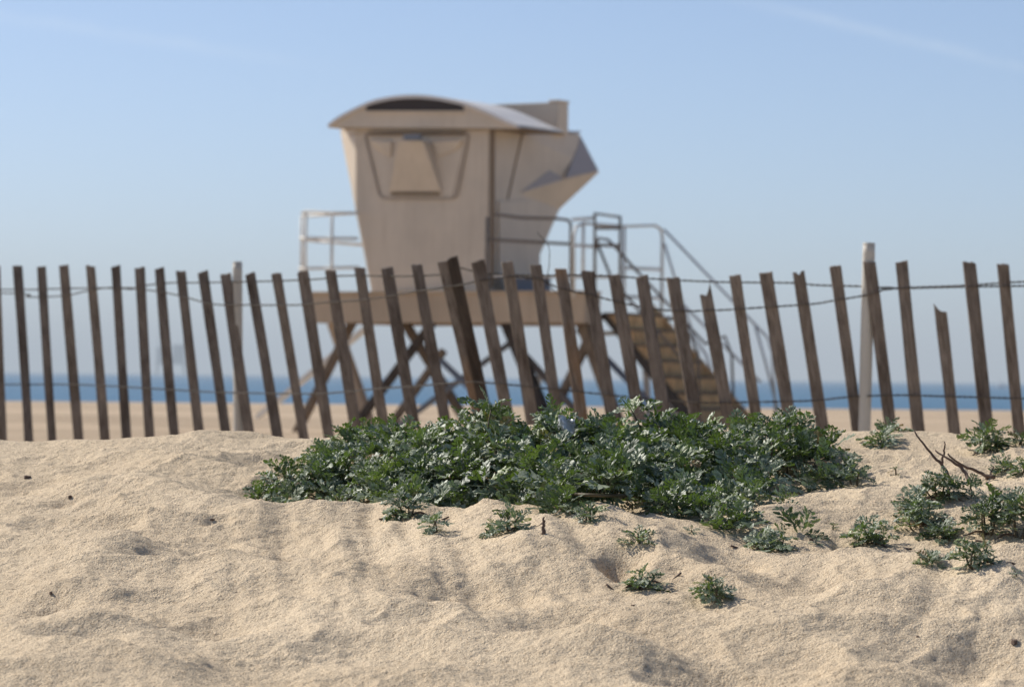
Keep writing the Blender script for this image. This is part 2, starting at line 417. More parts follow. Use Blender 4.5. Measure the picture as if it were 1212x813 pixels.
# ------------------------------------------------------------------ lifeguard tower
TH = math.radians(30); A = Vector((math.cos(TH), -math.sin(TH), 0)); B = Vector((math.sin(TH), math.cos(TH), 0)); Z = Vector((0, 0, 1))
O = at(577, 345, 41.0)
def L(u, v, z): return O + A * u + B * v + Z * z
def onv(px, py, v):
    d = ray(px, py); t = (O + B * v - CAM).dot(B) / d.dot(B); return CAM + d * t
def onu(px, py, u):
    d = ray(px, py); t = (O + A * u - CAM).dot(A) / d.dot(A); return CAM + d * t
def loc(p): q = p - O; return q.dot(A), q.dot(B), q.z
gtz = gz1(O.x, O.y)
tower = thing('lifeguard_tower', 'cream lifeguard tower with arched roof and flared cabin, raised on crossed legs behind the fence', 'lifeguard tower', (O.x, O.y, gtz))

def CLx(x): return x
def cabin():
    m = MB()
    prof = {k: loc(onu(px, py, 0)) for k, (px, py) in dict(c=(577, 345), p1=(640, 345), p2=(640, 301), p3=(663, 248), t=(577, 152), b=(620, 153), f=(614, 229)).items()}
    P4 = loc(onu(710, 204, .22)); P5 = loc(onu(686, 158, .10))
    zt = prof['t'][2]; zb = 0.0
    fl = {k: loc(onv(px, py, 0)) for k, (px, py) in dict(t=(421, 153), m=(421, 250), b=(439, 345)).items()}
    ch = loc(onv(403, 153, .30))
    W = -fl['b'][0]
    def ul(z): s = max(0, min(1, z / zt)); return -W + (ch[0] + W) * s
    # right side
    R = {'c': (0, 0, zb), 'p1': (0, prof['p1'][1], zb), 'p2': (0, prof['p2'][1], prof['p2'][2]), 'p3': (0, prof['p3'][1], prof['p3'][2]),
         'p4': P4, 'p5': P5, 'b': (0, prof['b'][1], zt), 't': (0, 0, zt), 'f': (0, prof['f'][1], prof['f'][2])}
    Lf = {'c': (-W, 0, zb), 'p1': (-W, R['p1'][1], zb), 'p2': (ul(R['p2'][2]), R['p2'][1], R['p2'][2]), 'p3': (ul(R['p3'][2]), R['p3'][1], R['p3'][2]),
          'p4': (ul(P4[2]) - .2, P4[1], P4[2]), 'p5': (ul(zt) - .1, P5[1], P5[2]), 'b': (ul(zt), R['b'][1], zt), 'f': (ul(R['f'][2]), R['f'][1], R['f'][2]),
          'ch': (ch[0], .30, zt), 'ft': (fl['t'][0], 0, zt), 'fm': (fl['m'][0], 0, fl['m'][2])}
    pts = [L(*v) for v in R.values()]; ri = {k: i for i, k in enumerate(R)}
    li = {k: i + len(pts) for i, k in enumerate(Lf)}; pts += [L(*v) for v in Lf.values()]
    r = lambda *k: tuple(ri[x] for x in k); l = lambda *k: tuple(li[x] for x in k)
    fs = [r('c', 'p1', 'p2', 'p3', 'f', 'b', 't'), r('b', 'f', 'p4'), r('b', 'p4', 'p5'), r('f', 'p3', 'p4'),
          (ri['c'], ri['t'], li['ft'], li['fm'], li['c']), (li['ft'], li['ch'], li['fm']),
          l('c', 'fm', 'ch', 'b', 'f', 'p3', 'p2', 'p1'), l('b', 'f', 'p4'), l('b', 'p4', 'p5'), l('f', 'p3', 'p4'),
          (ri['p1'], ri['p2'], li['p2'], li['p1']), (ri['p2'], ri['p3'], li['p3'], li['p2']), (ri['p3'], ri['p4'], li['p4'], li['p3']), (ri['p4'], ri['p5'], li['p5'], li['p4']),
          (ri['t'], ri['b'], li['b'], li['ch'], li['ft']), (ri['b'], ri['p5'], li['p5'], li['b']), (ri['c'], ri['p1'], li['p1'], li['c'])]
    m.add(pts, fs); o = m.build('cabin_wall', CREAM, tower, bevel=.02)
    # flat darker panels that paint the shade on the ocean bay's side facets
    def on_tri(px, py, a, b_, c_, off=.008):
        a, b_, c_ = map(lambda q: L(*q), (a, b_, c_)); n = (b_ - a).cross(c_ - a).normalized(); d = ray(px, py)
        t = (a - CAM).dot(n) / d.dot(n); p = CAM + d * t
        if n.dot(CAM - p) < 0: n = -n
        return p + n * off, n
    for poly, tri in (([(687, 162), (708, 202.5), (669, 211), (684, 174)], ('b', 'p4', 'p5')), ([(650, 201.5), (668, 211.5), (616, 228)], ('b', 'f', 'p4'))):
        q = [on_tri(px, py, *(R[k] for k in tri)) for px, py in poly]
        w = MB(); w.prism([a for a, n in q], -q[0][1] * .014); w.build('bay_shade_panel', GLASS_SHADE, o)
    # seam of the bay on the side wall
    w = MB(); w.bar(onu(619, 156, .006), onu(601, 236, .006), .02, .012, B); w.build('panel_seam', TRIM, o)
    # ocean windows (tilted, on the far side)
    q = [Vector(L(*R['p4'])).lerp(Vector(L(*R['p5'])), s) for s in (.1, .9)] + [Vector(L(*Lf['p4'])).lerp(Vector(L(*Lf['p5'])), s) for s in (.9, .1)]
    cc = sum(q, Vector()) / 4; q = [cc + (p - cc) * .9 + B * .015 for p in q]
    w = MB(); w.prism(q, B * .01); w.build('ocean_window', GLASS_SHADE, o)
    # wall collar that closes the cabin up into the roof shell
    w = MB(); ins = .004; tp = [(-ins, ins), (-ins, .9), (CLx(Lf['b'][0]) + ins, .9), (ch[0] + ins, .30), (fl['t'][0] + ins, ins)]
    w.prism([L(a, b_, zt - .002) for a, b_ in tp], Z * .10); w.build('wall_collar', CREAM, o)
    return o, R, Lf, zt
cab, CR, CL, ZT = cabin()

# roof: barrel vault with a front gable, vent slot, soffit
def roof():
    v0, v1 = -.16, .95
    arch = [(388, 147), (400, 138), (420, 127.5), (440, 119), (460, 114.5), (478, 112.5), (495, 112.2), (512, 113.5), (532, 117), (552, 122), (575, 131), (600, 142.5), (612, 147)]
    outer = [onv(px, py, v0) for px, py in catmull([(a, b, 0) for a, b in arch], 3) for px, py in [(px, py)]] if False else [onv(p.x, p.y, v0) for p in catmull([(a, b, 0) for a, b in arch], 3)]
    zs = ZT + .03
    lo = [outer[0] - Z * .05, outer[-1] - Z * .05]; dv = B * (v1 - v0)
    m = MB(); th = .045
    n = len(outer); inner = [p - Z * th for p in outer]
    vs_ = outer + inner + [p + dv for p in outer] + [p + dv for p in inner]; fs = []
    for i in range(n - 1):
        fs += [(i, i + 1, 2 * n + i + 1, 2 * n + i), (n + i, 3 * n + i, 3 * n + i + 1, n + i + 1), (i, n + i, n + i + 1, i + 1), (2 * n + i, 2 * n + i + 1, 3 * n + i + 1, 3 * n + i)]
    fs += [(0, 2 * n, 3 * n, n), (n - 1, 2 * n - 1, 4 * n - 1, 3 * n - 1)]
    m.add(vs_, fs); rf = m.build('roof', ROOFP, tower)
    # gable board with the vent slot, set back a little; soffit below
    g = MB(); vg = v0 + .035
    inn = [p + B * .035 - Z * .003 for p in inner]
    base_l = onv(392, 151, vg); base_r = onv(618, 152.5, vg)
    slot = [onv(434, 131.5, vg), onv(434, 125, vg), onv(452, 120, vg), onv(475, 117.3, vg), onv(497, 117, vg), onv(520, 119, vg), onv(549, 125, vg), onv(549, 131.5, vg)]
    bm_top = inn
    # lower board
    yl, yr = onv(392, 131.5, vg), onv(618, 131.5, vg)
    poly = [base_l, base_r] + [p for p in inn[::-1]]
    g.prism(poly, B * .03); g.build('gable_board', CREAM, rf)
    s = MB(); s.prism([p - B * .008 for p in slot], -B * .006); s.build('vent', VENT, rf)
    s = MB()
    for k in range(3): a = onv(436, 122.5 + 3 * k + 1.5, vg - .016); b_ = onv(547, 122.5 + 3 * k + 1.5, vg - .016)
    s.bar(onv(434, 132.5, vg - .018), onv(549, 132.5, vg - .018), .02, .03, Z); s.build('vent_sill', CREAM, rf)
    s = MB(); s.prism([base_l + B * .035, base_r + B * .035, base_r + dv * .93, base_l + dv * .93], Z * .02); s.build('soffit', TRIM, rf)
    # flat cap over the ocean bay and the raised back panel
    c = MB(); zz = ZT + .005
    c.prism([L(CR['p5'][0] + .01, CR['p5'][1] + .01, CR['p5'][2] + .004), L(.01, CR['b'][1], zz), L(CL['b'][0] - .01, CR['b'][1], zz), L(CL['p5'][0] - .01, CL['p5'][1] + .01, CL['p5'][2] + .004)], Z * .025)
    c.build('bay_roof', GLASS_SHADE, rf); zz = ZT - .02
    vb = 1.45; tr = loc(onv(661, 121, vb)); tl = loc(onv(560, 123, vb)); 
    c = MB(); c.prism([L(tl[0] - .3, vb, zz + .051), L(tr[0], vb, zz + .051), L(tr[0], vb, tr[2]), L(tl[0] - .3, vb, tr[2])], B * .26)
    c.prism([L(tr[0] - .14, vb - .01, tr[2]), L(tr[0] + .01, vb - .01, tr[2]), L(tr[0] + .01, vb - .01, tr[2] + .03), L(tr[0] - .14, vb - .01, tr[2] + .03)], B * .28)
    c.build('roof_box', CREAM, rf, bevel=.008)
    return rf
roof()

# shutter on the front wall
def shutter():
    def tp(px, py, v=0): return onv(px, py, v)
    out = [(431, 157), (557, 157), (541, 236), (450, 236)]
    def rnd(poly, k):
        c = []
        n = len(poly)
        for i in range(n):
            p0 = Vector((*poly[i - 1], 0)); p = Vector((*poly[i], 0)); p1 = Vector((*poly[(i + 1) % n], 0))
            a = p + (p0 - p).normalized() * k; b_ = p + (p1 - p).normalized() * k
            for t in (0, .25, .5, .75, 1): c.append(a * (1 - t) ** 2 + p * 2 * t * (1 - t) + b_ * t * t)
        return c
    ro = rnd(out, 9); cen = Vector((494, 196, 0))
    m = MB(); n = len(ro); a = [tp(p.x, p.y, -.004) for p in ro]; ip = [cen + (p - cen) * .975 for p in ro]; b_ = [tp(p.x, p.y, -.004) for p in ip]
    a2 = [p - B * .022 for p in a]; b2 = [p - B * .022 for p in b_]
    m.add(a + b_ + a2 + b2, [f for i in range(n) for f in ((2 * n + i, 2 * n + (i + 1) % n, 3 * n + (i + 1) % n, 3 * n + i), (i, (i + 1) % n, 2 * n + (i + 1) % n, 2 * n + i), (n + i, 3 * n + i, 3 * n + (i + 1) % n, n + (i + 1) % n))])
    sh = m.build('window_shutter', TRIM if False else paint_mat('shutter_trim', (.40, .32, .25), .6, .4), cab)
    # moulded panel with raised pyramid
    q = [tp(436, 161, -.012), tp(552, 161, -.012), tp(536, 232, -.012), tp(453, 232, -.012)]
    m = MB(); m.prism(q, B * .006); pn = m.build('moulded_panel', CREAM, sh)
    def hood(a_, b_, c_, d_, dep, dep2=.02, name='raised_hood'):      # a_ b_ top corners (standing proud), c_ d_ bottom corners
        m = MB(); fr = [tp(*a_, -.013 - dep), tp(*b_, -.013 - dep), tp(*c_, -.013 - dep2), tp(*d_, -.013 - dep2)]; bs = [fr[0] + B * dep, fr[1] + B * dep, fr[2] + B * dep2, fr[3] + B * dep2]
        m.add(bs + fr, [(0, 3, 2, 1), (4, 5, 6, 7), (0, 1, 5, 4), (1, 2, 6, 5), (2, 3, 7, 6), (3, 0, 4, 7)]); m.build(name, CREAM, sh, bevel=.006)
    hood((471, 167), (500, 167), (522, 227), (460, 227), .20, .03)
    hood((437, 166), (463, 168), (462, 186), (446, 177), .05)
    hood((512, 168), (546, 166), (540, 177), (517, 186), .05)
    m = MB(); m.bar(tp(464, 229.5, -.03), tp(519, 229.5, -.03), .03, .04, Z); m.build('drip_ledge', TRIM, sh)
    m = MB(); m.bar(tp(438, 158.5, -.035), tp(548, 158.5, -.035), .035, .05, Z); m.build('hinge_rail', TRIM, sh)
    m = MB(); m.box(tp(477, 166, -.38), A * .24, B * .065, Z * .06); m.build('flood_lamp', GREYB, sh, bevel=.01)
shutter()
# corner downpipe and door on the side wall
m = MB(); m.tube([onu(583, 154, .05), onu(583, 340, .05)], .028, 10); m.build('downpipe', TRIM, tower)
m = MB(); m.prism([onu(588, 200, .012), onu(612, 236, .012), onu(612, 341, .012), onu(588, 341, .012)][0:0] or [onu(590, 238, .012), onu(625, 238, .012), onu(625, 343, .012), onu(590, 343, .012)], A * .012)
m.build('door', CREAM, cab, bevel=.004)

# deck
dz = 0.0; fl_ = loc(onv(359, 347, -.28)); fr_ = loc(onv(691, 350, -.28)); VD = 2.1
def deck():
    m = MB(); uc = .18; vc = .16; m.prism([L(fl_[0], -.28, -.03), L(fr_[0], -.28, -.03), L(fr_[0], vc, -.03), L(uc, vc, -.03), L(uc, VD, -.03), L(fl_[0], VD, -.03)], Z * .03)
    d = m.build('deck', DECKP, tower, bevel=.006)
    zb = loc(onv(500, 382, -.28))[2]
    f = MB()
    for (u1, v1, u2, v2) in ((fl_[0], -.25, fr_[0], -.25), (fl_[0], VD - .04, .18, VD - .04)):
        f.prism([L(u1 + .01, v1, zb), L(u2 - .01, v1, zb), L(u2 - .01, v1, -.032), L(u1 + .01, v1, -.032)], B * .04)
    for u, ve in ((fl_[0] + .01, VD - .045), (fr_[0] - .05, .15)):
        f.prism([L(u, -.205, zb), L(u, ve, zb), L(u, ve, -.032), L(u, -.205, -.032)], A * .04)
    f.build('fascia', DECKP, d)
    g = MB(); g.prism([L(.19, .17, -.31), L(fr_[0], .17, -.31), L(fr_[0], VD, -.31), L(.19, VD, -.31)], Z * .045); g.build('landing', WOOD_D, d, bevel=.004)
    j = MB()
    k = fl_[0] + .35
    while k < .1:
        j.prism([L(k, -.2, zb + .1), L(k, VD - .05, zb + .1), L(k, VD - .05, -.033), L(k, -.2, -.033)], A * .04); k += .42
    j.build('joist', LEGW, d)
    return zb
ZB = deck()

# rails : (plane, value, material, radius, pixel list, name)
UR = fr_[0] - .04
sv1 = loc(onu(713, 374, fr_[0]))[1]; 
def tubes(name, spec, mat, r=.019, parent=tower):
    for fn, val, pts in spec:
        m = MB(); m.tube([fn(px, py, val) for px, py in pts], r, 8); m.build(name, mat, parent, smooth=True)
VF = -.22
tubes('railing', [
    (onv, VF, [(357, 253), (361, 250.5), (390, 252), (424, 252.5)]),
    (onv, VF, [(355, 282), (423, 282.5)]), (onv, VF, [(354, 318), (424, 316.5)]),
    (onv, VF, [(362, 252), (361, 346)]), (onv, VF, [(393, 252), (392.5, 346)]),
    (onv, 1.9, [(356, 284), (430, 290)]), (onv, 1.9, [(358, 256), (430, 252)]), (onv, 1.9, [(357, 256), (357, 340)])], RAILW)
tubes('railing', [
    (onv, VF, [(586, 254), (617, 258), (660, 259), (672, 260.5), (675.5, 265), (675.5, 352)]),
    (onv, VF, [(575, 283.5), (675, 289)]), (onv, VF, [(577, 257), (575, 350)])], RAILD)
tubes('railing', [
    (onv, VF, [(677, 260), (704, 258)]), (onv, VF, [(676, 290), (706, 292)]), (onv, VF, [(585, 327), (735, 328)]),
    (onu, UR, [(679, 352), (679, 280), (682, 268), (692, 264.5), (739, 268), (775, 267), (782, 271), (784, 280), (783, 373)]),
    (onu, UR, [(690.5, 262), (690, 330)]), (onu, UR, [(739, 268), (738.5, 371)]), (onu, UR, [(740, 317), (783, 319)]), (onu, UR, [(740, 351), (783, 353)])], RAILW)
tubes('gate_frame', [
    (onv, -.26, [(704, 352), (704, 253), (734, 257), (734, 352)]), (onv, -.26, [(704, 290), (734, 291)]), (onv, -.26, [(704, 270), (734, 270)])], RAILD, .021)

# stair with closed risers, treads, stringers and handrails
def stair():
    us = fr_[0] + .005; bt = onv(833, 503, sv1)
    ub, _, zb = loc(bt); zt = loc(onv(713, 374, sv1))[2]; zt = -.25
    gl = gtz - O.z + .01
    n = 8; wd = loc(onu(770, 374, fr_[0]))[1] - sv1
    run = (loc(onv(830, 500, sv1))[0] + .15 - us) / n; rise = (zt - gl) / n
    so = None
    for v, up_, dn, mt in ((sv1, .00, .07, WOOD_D), (sv1 + wd - .045, .16, .16, PLY)):
        s1 = MB(); e = us + run * n
        s1.prism([L(us, v, zt + up_), L(e, v, gl + up_ + .02), L(e, v, gl - .08), L(e - .12, v, gl - .08), L(us, v, zt - dn)], B * .045)
        o = s1.build('stair_stringer', mt, tower); so = so or o
    sw_ = MB(); poly = []
    for i in range(n): poly += [L(us + run * i, sv1 + .05, zt - rise * i - .004), L(us + run * (i + 1) - .004, sv1 + .05, zt - rise * i - .004)]
    poly += [L(us + run * n - .004, sv1 + .05, gl - .10), L(us, sv1 + .05, zt - .10)]
    sw_.prism(poly, B * .012); sw_.build('stair_side_panel', PLY, so)
    bk = MB(); bk.prism([L(us, sv1 + .047, zt - .10), L(us + run * n, sv1 + .047, gl - .10), L(us + run * n, sv1 + wd - .047, gl - .10), L(us, sv1 + wd - .047, zt - .10)], Z * .02)
    bk.build('stair_underside', PLY, so)
    for i in range(n):
        z = zt - rise * i; u = us + run * i
        t = MB(); t.prism([L(u, sv1 + .046, z - .035), L(u + run + .02, sv1 + .046, z - .035), L(u + run + .02, sv1 + wd - .046, z - .035), L(u, sv1 + wd - .046, z - .035)], Z * .035)
        t.build('stair_tread', LEGW, so)
        t = MB(); t.prism([L(u + run - .002, sv1 + .047, z - rise + .001), L(u + run - .002, sv1 + wd - .047, z - rise + .001), L(u + run - .002, sv1 + wd - .047, z - .036), L(u + run - .002, sv1 + .047, z - .036)], A * .018)
        t.build('stair_riser', PLY, so)
    return wd
SW = stair()
sv2 = sv1 + SW
tubes('handrail', [
    (onv, sv2, [(786, 272), (909, 400), (914, 418), (918, 490)]), (onv, sv2, [(786, 288), (799, 330), (822, 400), (836, 420), (842, 440), (842, 475)]),
    (onv, sv2, [(796, 355), (806, 358), (900, 452)]), (onv, sv2, [(894, 386), (905, 425), (921, 486)])], RAILW, .017)
tubes('handrail', [
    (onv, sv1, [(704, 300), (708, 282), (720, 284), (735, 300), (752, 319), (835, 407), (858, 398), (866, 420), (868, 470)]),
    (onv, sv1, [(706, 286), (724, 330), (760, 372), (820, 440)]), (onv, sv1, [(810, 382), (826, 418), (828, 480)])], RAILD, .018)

# legs and cross braces under the deck
def strut(name, a, b, v, w, d, mat):
    p, q = onv(*a, v), onv(*b, v)
    t = (q - p)
    if q.z > gtz: q = p + t * ((gtz - .15 - p.z) / t.z) if name == 'leg' else q
    m = MB(); m.bar(p, q, w, d, B); m.build(name, mat, tower)
for a, b, v, w, d, mt in [((418, 380), (349, 516), .0, .09, .09, LEGW), ((395, 382), (440, 512), .35, .13, .13, DECKP), ((512, 382), (412, 515), .06, .09, .09, WOOD_D),
                          ((600, 382), (655, 515), .0, .14, .12, WOOD_D), ((690, 384), (735, 510), .0, .13, .12, LEGW), ((478, 380), (560, 512), 1.9, .10, .10, LEGW), ((705, 384), (640, 520), .14, .09, .09, LEGW)]:
    strut('leg', a, b, v, w, d, mt)
for a, b, v, w, d, mt in [((440, 383), (305, 494), 1.9, .07, .07, RAILW), ((525, 415), (455, 514), .10, .08, .08, LEGW), ((520, 425), (602, 503), .10, .06, .06, GREYB),
                          ((612, 400), (470, 505), 1.6, .06, .06, GREYB), ((616, 415), (705, 512), .1, .07, .07, RAILD), ((684, 390), (792, 500), .2, .06, .06, GREYB),
                          ((700, 395), (740, 394), 1.0, .05, .05, RAILW), ((640, 440), (625, 505), 1.9, .06, .06, RAILW), ((764, 430), (768, 500), 1.2, .06, .06, RAILW), ((790, 455), (800, 505), 1.2, .10, .06, RAILW)]:
    strut('brace', a, b, v, w, d, mt)
bx = thing('storage_bin', 'dark blue-grey storage bin on the tower deck against the cabin side', 'storage bin', L(.16, .30, .0))
m = MB(); m.box(L(.16, .12, .002), A * .42, B * .42, Z * .17); m.build('bin_body', GREYB, bx, bevel=.012)
m = MB(); m.box(L(.14, .10, .173), A * .46, B * .46, Z * .03); m.build('lid', GREYB, bx, bevel=.008)

# ------------------------------------------------------------------ sand fence
PK = [(-5, 316, 3, 525, 13), (20.6, 315, 32.5, 526, 0), (49, 315.6, 62.5, 526, 0), (75.4, 314, 93.7, 524, 0), (107, 315, 123, 522.5, 0), (137, 315, 151, 521.5, 0), (165.4, 316.6, 178.4, 517.5, 0),
      (188.7, 317.6, 208, 513, 0), (214, 321, 236, 512, 0), (240, 321.5, 266, 512, 0), (267, 324.5, 296, 513, 0), (296, 324, 327, 517, 0), (327, 324, 358, 518.5, 0), (358.3, 321, 390, 519, 0),
      (391, 320, 423, 514, 0), (425.6, 316.7, 455, 498, 0), (458, 316.7, 488, 481, 0), (493, 313, 524, 477, 0), (525, 309, 561, 470, 0), (565, 309, 599, 481, 0), (600, 310, 627, 485, 0),
      (634, 313, 661, 488, 0), (663.6, 318.5, 689.5, 485, 0), (695, 321, 721, 485, 0), (727, 325, 751, 474, 0), (759.6, 327, 783.5, 473.5, 0), (796.5, 329, 823, 494, 0), (835, 346, 861, 497.5, 0),
      (869.8, 326, 896, 495, 0), (906.2, 323, 931, 486, 0), (945, 321.5, 973, 506, 0), (988.5, 315, 1012.7, 511, 0), (1029, 310.5, 1051, 496, 0), (1067, 310, 1088.5, 506.5, 0), (1113, 366, 1129, 511, 0),
      (1147, 310.5, 1165.5, 499, 0), (1187, 313, 1207, 506, 0), (1226, 312, 1246, 506, 0)]
_dx = [-400, -10, 100, 200, 300, 400, 500, 560, 800, 1000, 1200, 1400]; _dd = [16.6, 14.9, 14.2, 13.5, 12.8, 12.1, 11.2, 10.9, 10.8, 10.6, 10.3, 10.1]
def fd(px): return float(np.interp(px, _dx, _dd))
fb = at(606, 500, fd(606))
fence = thing('sand_fence', 'weathered wooden picket fence on twisted rusty wires, leaning across the top of the dune', 'fence', (fb.x, fb.y, gz1(fb.x, fb.y)))
rp = random.Random(11)
_off = [(-34 - 29.5 * k + 2 * math.sin(k * 2), 316 + 2 * math.sin(k), -24 - 29.5 * k, 526, 0) for k in range(10)] + [(1266 + 39 * k, 313 + 2 * math.sin(k), 1286 + 39 * k, 506, 0) for k in range(7)]
PK = PK + _off
def picket(tx, ty, bx_, by, top='flat', mat=WOOD, wscale=1.0, dy=0.0, name='picket'):
    D = fd(tx); p = at(tx, ty, D + dy); q = at(bx_, by, D + dy + rp.uniform(-.03, .03))
    t = (q - p).normalized(); q = p + t * ((gz1(q.x, q.y) - .12 - p.z) / t.z)
    w = .0385 * wscale * rp.uniform(.93, 1.07); d = .0125 * rp.uniform(.9, 1.15)
    s = Vector((1, 0, 0)); s = (s - t * s.dot(t)).normalized(); yaw = rp.uniform(-.25, .25); s = Quaternion(t, yaw) @ s; e = t.cross(s)
    n = 14; bow = rp.uniform(-.006, .006); bow2 = rp.uniform(-.01, .01); vs_ = []; fs = []
    # top outline: 5 columns so it can be splintered
    colx = [-1, -.45, 0, .5, 1]
    if top == 'flat': sl_ = rp.uniform(-.004, .004); tp = [rp.uniform(-.0022, .0022) + sl_ * c_ for c_ in colx]
    elif top == 'split': tp = [.006, .0, .018, -.012, -.030]
    elif top == 'point': tp = [-.020, -.003, .006, .009, .010]
    elif top == 'nick': tp = [0, .001, .012, 0, -.001]
    if top == 'split': tp = [.004, .006, .012, -.004, -.028]
    for i in range(n + 1):
        u = i / n; c = p.lerp(q, u) + s * (bow * math.sin(math.pi * u)) + e * (bow2 * math.sin(math.pi * u))
        hw = w / 2 * (1 + .035 * math.sin(7 * u + p.x * 40) + .02 * math.sin(23 * u + p.x * 90))
        for sd in (-1, 1):
            for k, cx_ in enumerate(colx):
                off = t * tp[k] if i == 0 else Vector()
                if i == 0 and top == 'flat': off = off + t * (.0016 * sd)
                vs_.append(c + s * (hw * cx_) + e * (sd * d / 2) + off)
    K = 5; R = 2 * K
    for i in range(n):
        a = i * R; b_ = a + R
        for k in range(K - 1):
            fs.append((a + k, a + k + 1, b_ + k + 1, b_ + k)); fs.append((a + K + k, b_ + K + k, b_ + K + k + 1, a + K + k + 1))
        fs.append((a, b_, b_ + K, a + K)); fs.append((a + K - 1, a + 2 * K - 1, b_ + 2 * K - 1, b_ + K - 1))
    for k in range(K - 1): fs.append((k, K + k, K + k + 1, k + 1))
    m = MB(); m.add(vs_, fs)
    # picket object: own origin at its foot, z axis along it (grain)
    org = q; z_ = -t; x_ = s; y_ = z_.cross(x_)
    M = Matrix((x_, y_, z_)).transposed().to_4x4(); M.translation = org - fence.location
    Mi = M.inverted(); me = bpy.data.meshes.new(name)
    me.from_pydata([Mi @ (Vector(v) - fence.location) for v in m.v], [], m.f)
    bm = bmesh.new(); bm.from_mesh(me); bmesh.ops.recalc_face_normals(bm, faces=bm.faces); bm.to_mesh(me); bm.free()
    o = link(name, me, mat, fence); o.matrix_local = M
    md = o.modifiers.new('bevel', 'BEVEL'); md.width = .0012; md.segments = 1; md.limit_method = 'ANGLE'; md.angle_limit = math.radians(50)
    return o, p, q
pinfo = []
for i, (tx, ty, bx_, by, _) in enumerate(PK):
    top = 'flat'; mat = WOOD
    if i == 27: top = 'split'
    if i == 34: top = 'point'
    if i in (30,): top = 'nick'
    if i in (18, 22): mat = WOOD_R
    o, p, q = picket(tx, ty, bx_, by, top, mat, 1.12 if i == 18 else 1.0)
    if i == 27: o['label'] = 'short picket with a split splintered top'
    if i == 34: o['label'] = 'short broken picket ending in a slanted point'
    if i in (18, 22): o['label'] = 'picket with orange rust staining'
    pinfo.append((p, q))
o, p, q = picket(535, 305, 571, 470, 'flat', WOOD_D, .95, .03); o['label'] = 'dark picket doubled up behind a rust-stained one'

def wire_path(pts, dy=0):
    return catmull([at(px, py, fd(px) + dy) for px, py in pts], 30)
def nearest(pt):
    best = 9; 
    for p, q in pinfo:
        t = (pt.z - p.z) / (q.z - p.z)
        if 0 <= t <= 1: best = min(best, abs(p.x + (q.x - p.x) * t - pt.x))
    return best
def twisted(pts, name='wire', weave=True, step=.0045, r=.0016, dy=0):
    path = wire_path(pts, dy)
    # resample
    out = [path[0]]; acc = 0
    for a, b_ in zip(path, path[1:]):
        l = (b_ - a).length
        while acc + l >= step:
            a = a.lerp(b_, (step - acc) / l); l = (b_ - a).length; acc = 0; out.append(a)
        acc += l
    nd = [nearest(p) if weave else 9 for p in out]
    # local minima of nd are crossings
    cr = [i for i in range(1, len(out) - 1) if nd[i] < .012 and nd[i] <= nd[i - 1] and nd[i] <= nd[i + 1]]
    cr2 = []
    for i in cr:
        if not cr2 or (i - cr2[-1]) * step > .03: cr2.append(i)
    knots = [0] + cr2 + [len(out) - 1]; phi = np.zeros(len(out)); ph = 0
    for k in range(len(knots) - 1):
        a, b_ = knots[k], knots[k + 1]
        turns = max(1, round((b_ - a) * step / .042))
        for i in range(a, b_ + 1): phi[i] = ph + 2 * math.pi * turns * ((i - a) / max(1, b_ - a))
        ph += 2 * math.pi * turns
    m = MB()
    for sgn in (-1, 1):
        pp = []
        for i, p in enumerate(out):
            w = max(0, 1 - nd[i] / .034); w = w * w * (3 - 2 * w) if weave else 0
            dpt = .0022 + .0075 * min(1, w * 1.6)
            f = math.cos(phi[i]) if w < .2 else (1.0 if w > .55 else math.cos(phi[i]))
            pp.append(p + Vector((0, -sgn * dpt * f, sgn * .0022 * math.sin(phi[i]) * (1 - w))))
        m.tube(pp, r, 5)
    return m.build(name, WIREM, fence, smooth=True, recalc=False)
twisted([(-320, 342), (0, 347), (33, 351.5), (76, 350), (105, 344), (133, 340.5), (173, 343), (213, 350), (252, 360), (299, 361), (352, 361), (386, 358), (429, 355), (493, 345), (540, 338), (572, 332),
         (603, 328), (636, 330), (662, 341), (702, 350), (747, 361), (798, 368), (854, 367), (886, 365), (960, 360), (986, 356), (1033, 348), (1049, 342.5), (1086, 341), (1150, 339.5), (1212, 338.5), (1250, 338), (1510, 340)])
twisted([(-320, 455), (0, 455), (100, 455.5), (199, 461), (266, 464.5), (365, 466), (393, 465), (447, 460), (493, 457), (540, 453), (577, 453), (669, 462), (747, 470), (828, 476.5), (880, 476), (903, 475.5),
         (963, 474), (1003, 470), (1059, 467.7), (1119, 469), (1212, 471.6), (1250, 472), (1510, 473)])
twisted([(-320, 343), (0, 343), (60, 342), (115, 341), (154, 341.5), (173, 338), (199, 335), (249, 334.5), (332, 332.5), (382, 330), (406, 326.5), (482, 327), (525, 325)], weave=False, dy=.035)
twisted([(545, 317), (575, 324), (640, 326), (702, 326), (798, 331.5), (860, 334), (940, 335), (966, 337.5), (1019, 339), (1049, 341), (1086, 340), (1139, 338), (1212, 333.5), (1250, 333), (1510, 335)], weave=False, dy=.035)
m = MB(); m.tube([at(x, y, fd(x)) for x, y in [(636, 275), (641, 281), (648, 288), (650.5, 297), (650, 315), (647, 330), (646, 339)]], .0014, 5)
m.build('loose_wire_end', WIREM, fence, smooth=True); m = MB()
m.tube([at(x, y, fd(x)) for x, y in [(640, 330), (650, 338), (662, 350), (674, 358)]], .0013, 5)
m.build('loose_wire_end', WIREM, fence, smooth=True); m = MB()
m.tube([at(x, y, fd(x)) for x, y in [(671, 412), (673, 425), (676, 438), (679, 452), (681, 462)]], .0012, 5)
m.build('loose_wire_end', WIREM, fence, smooth=True)
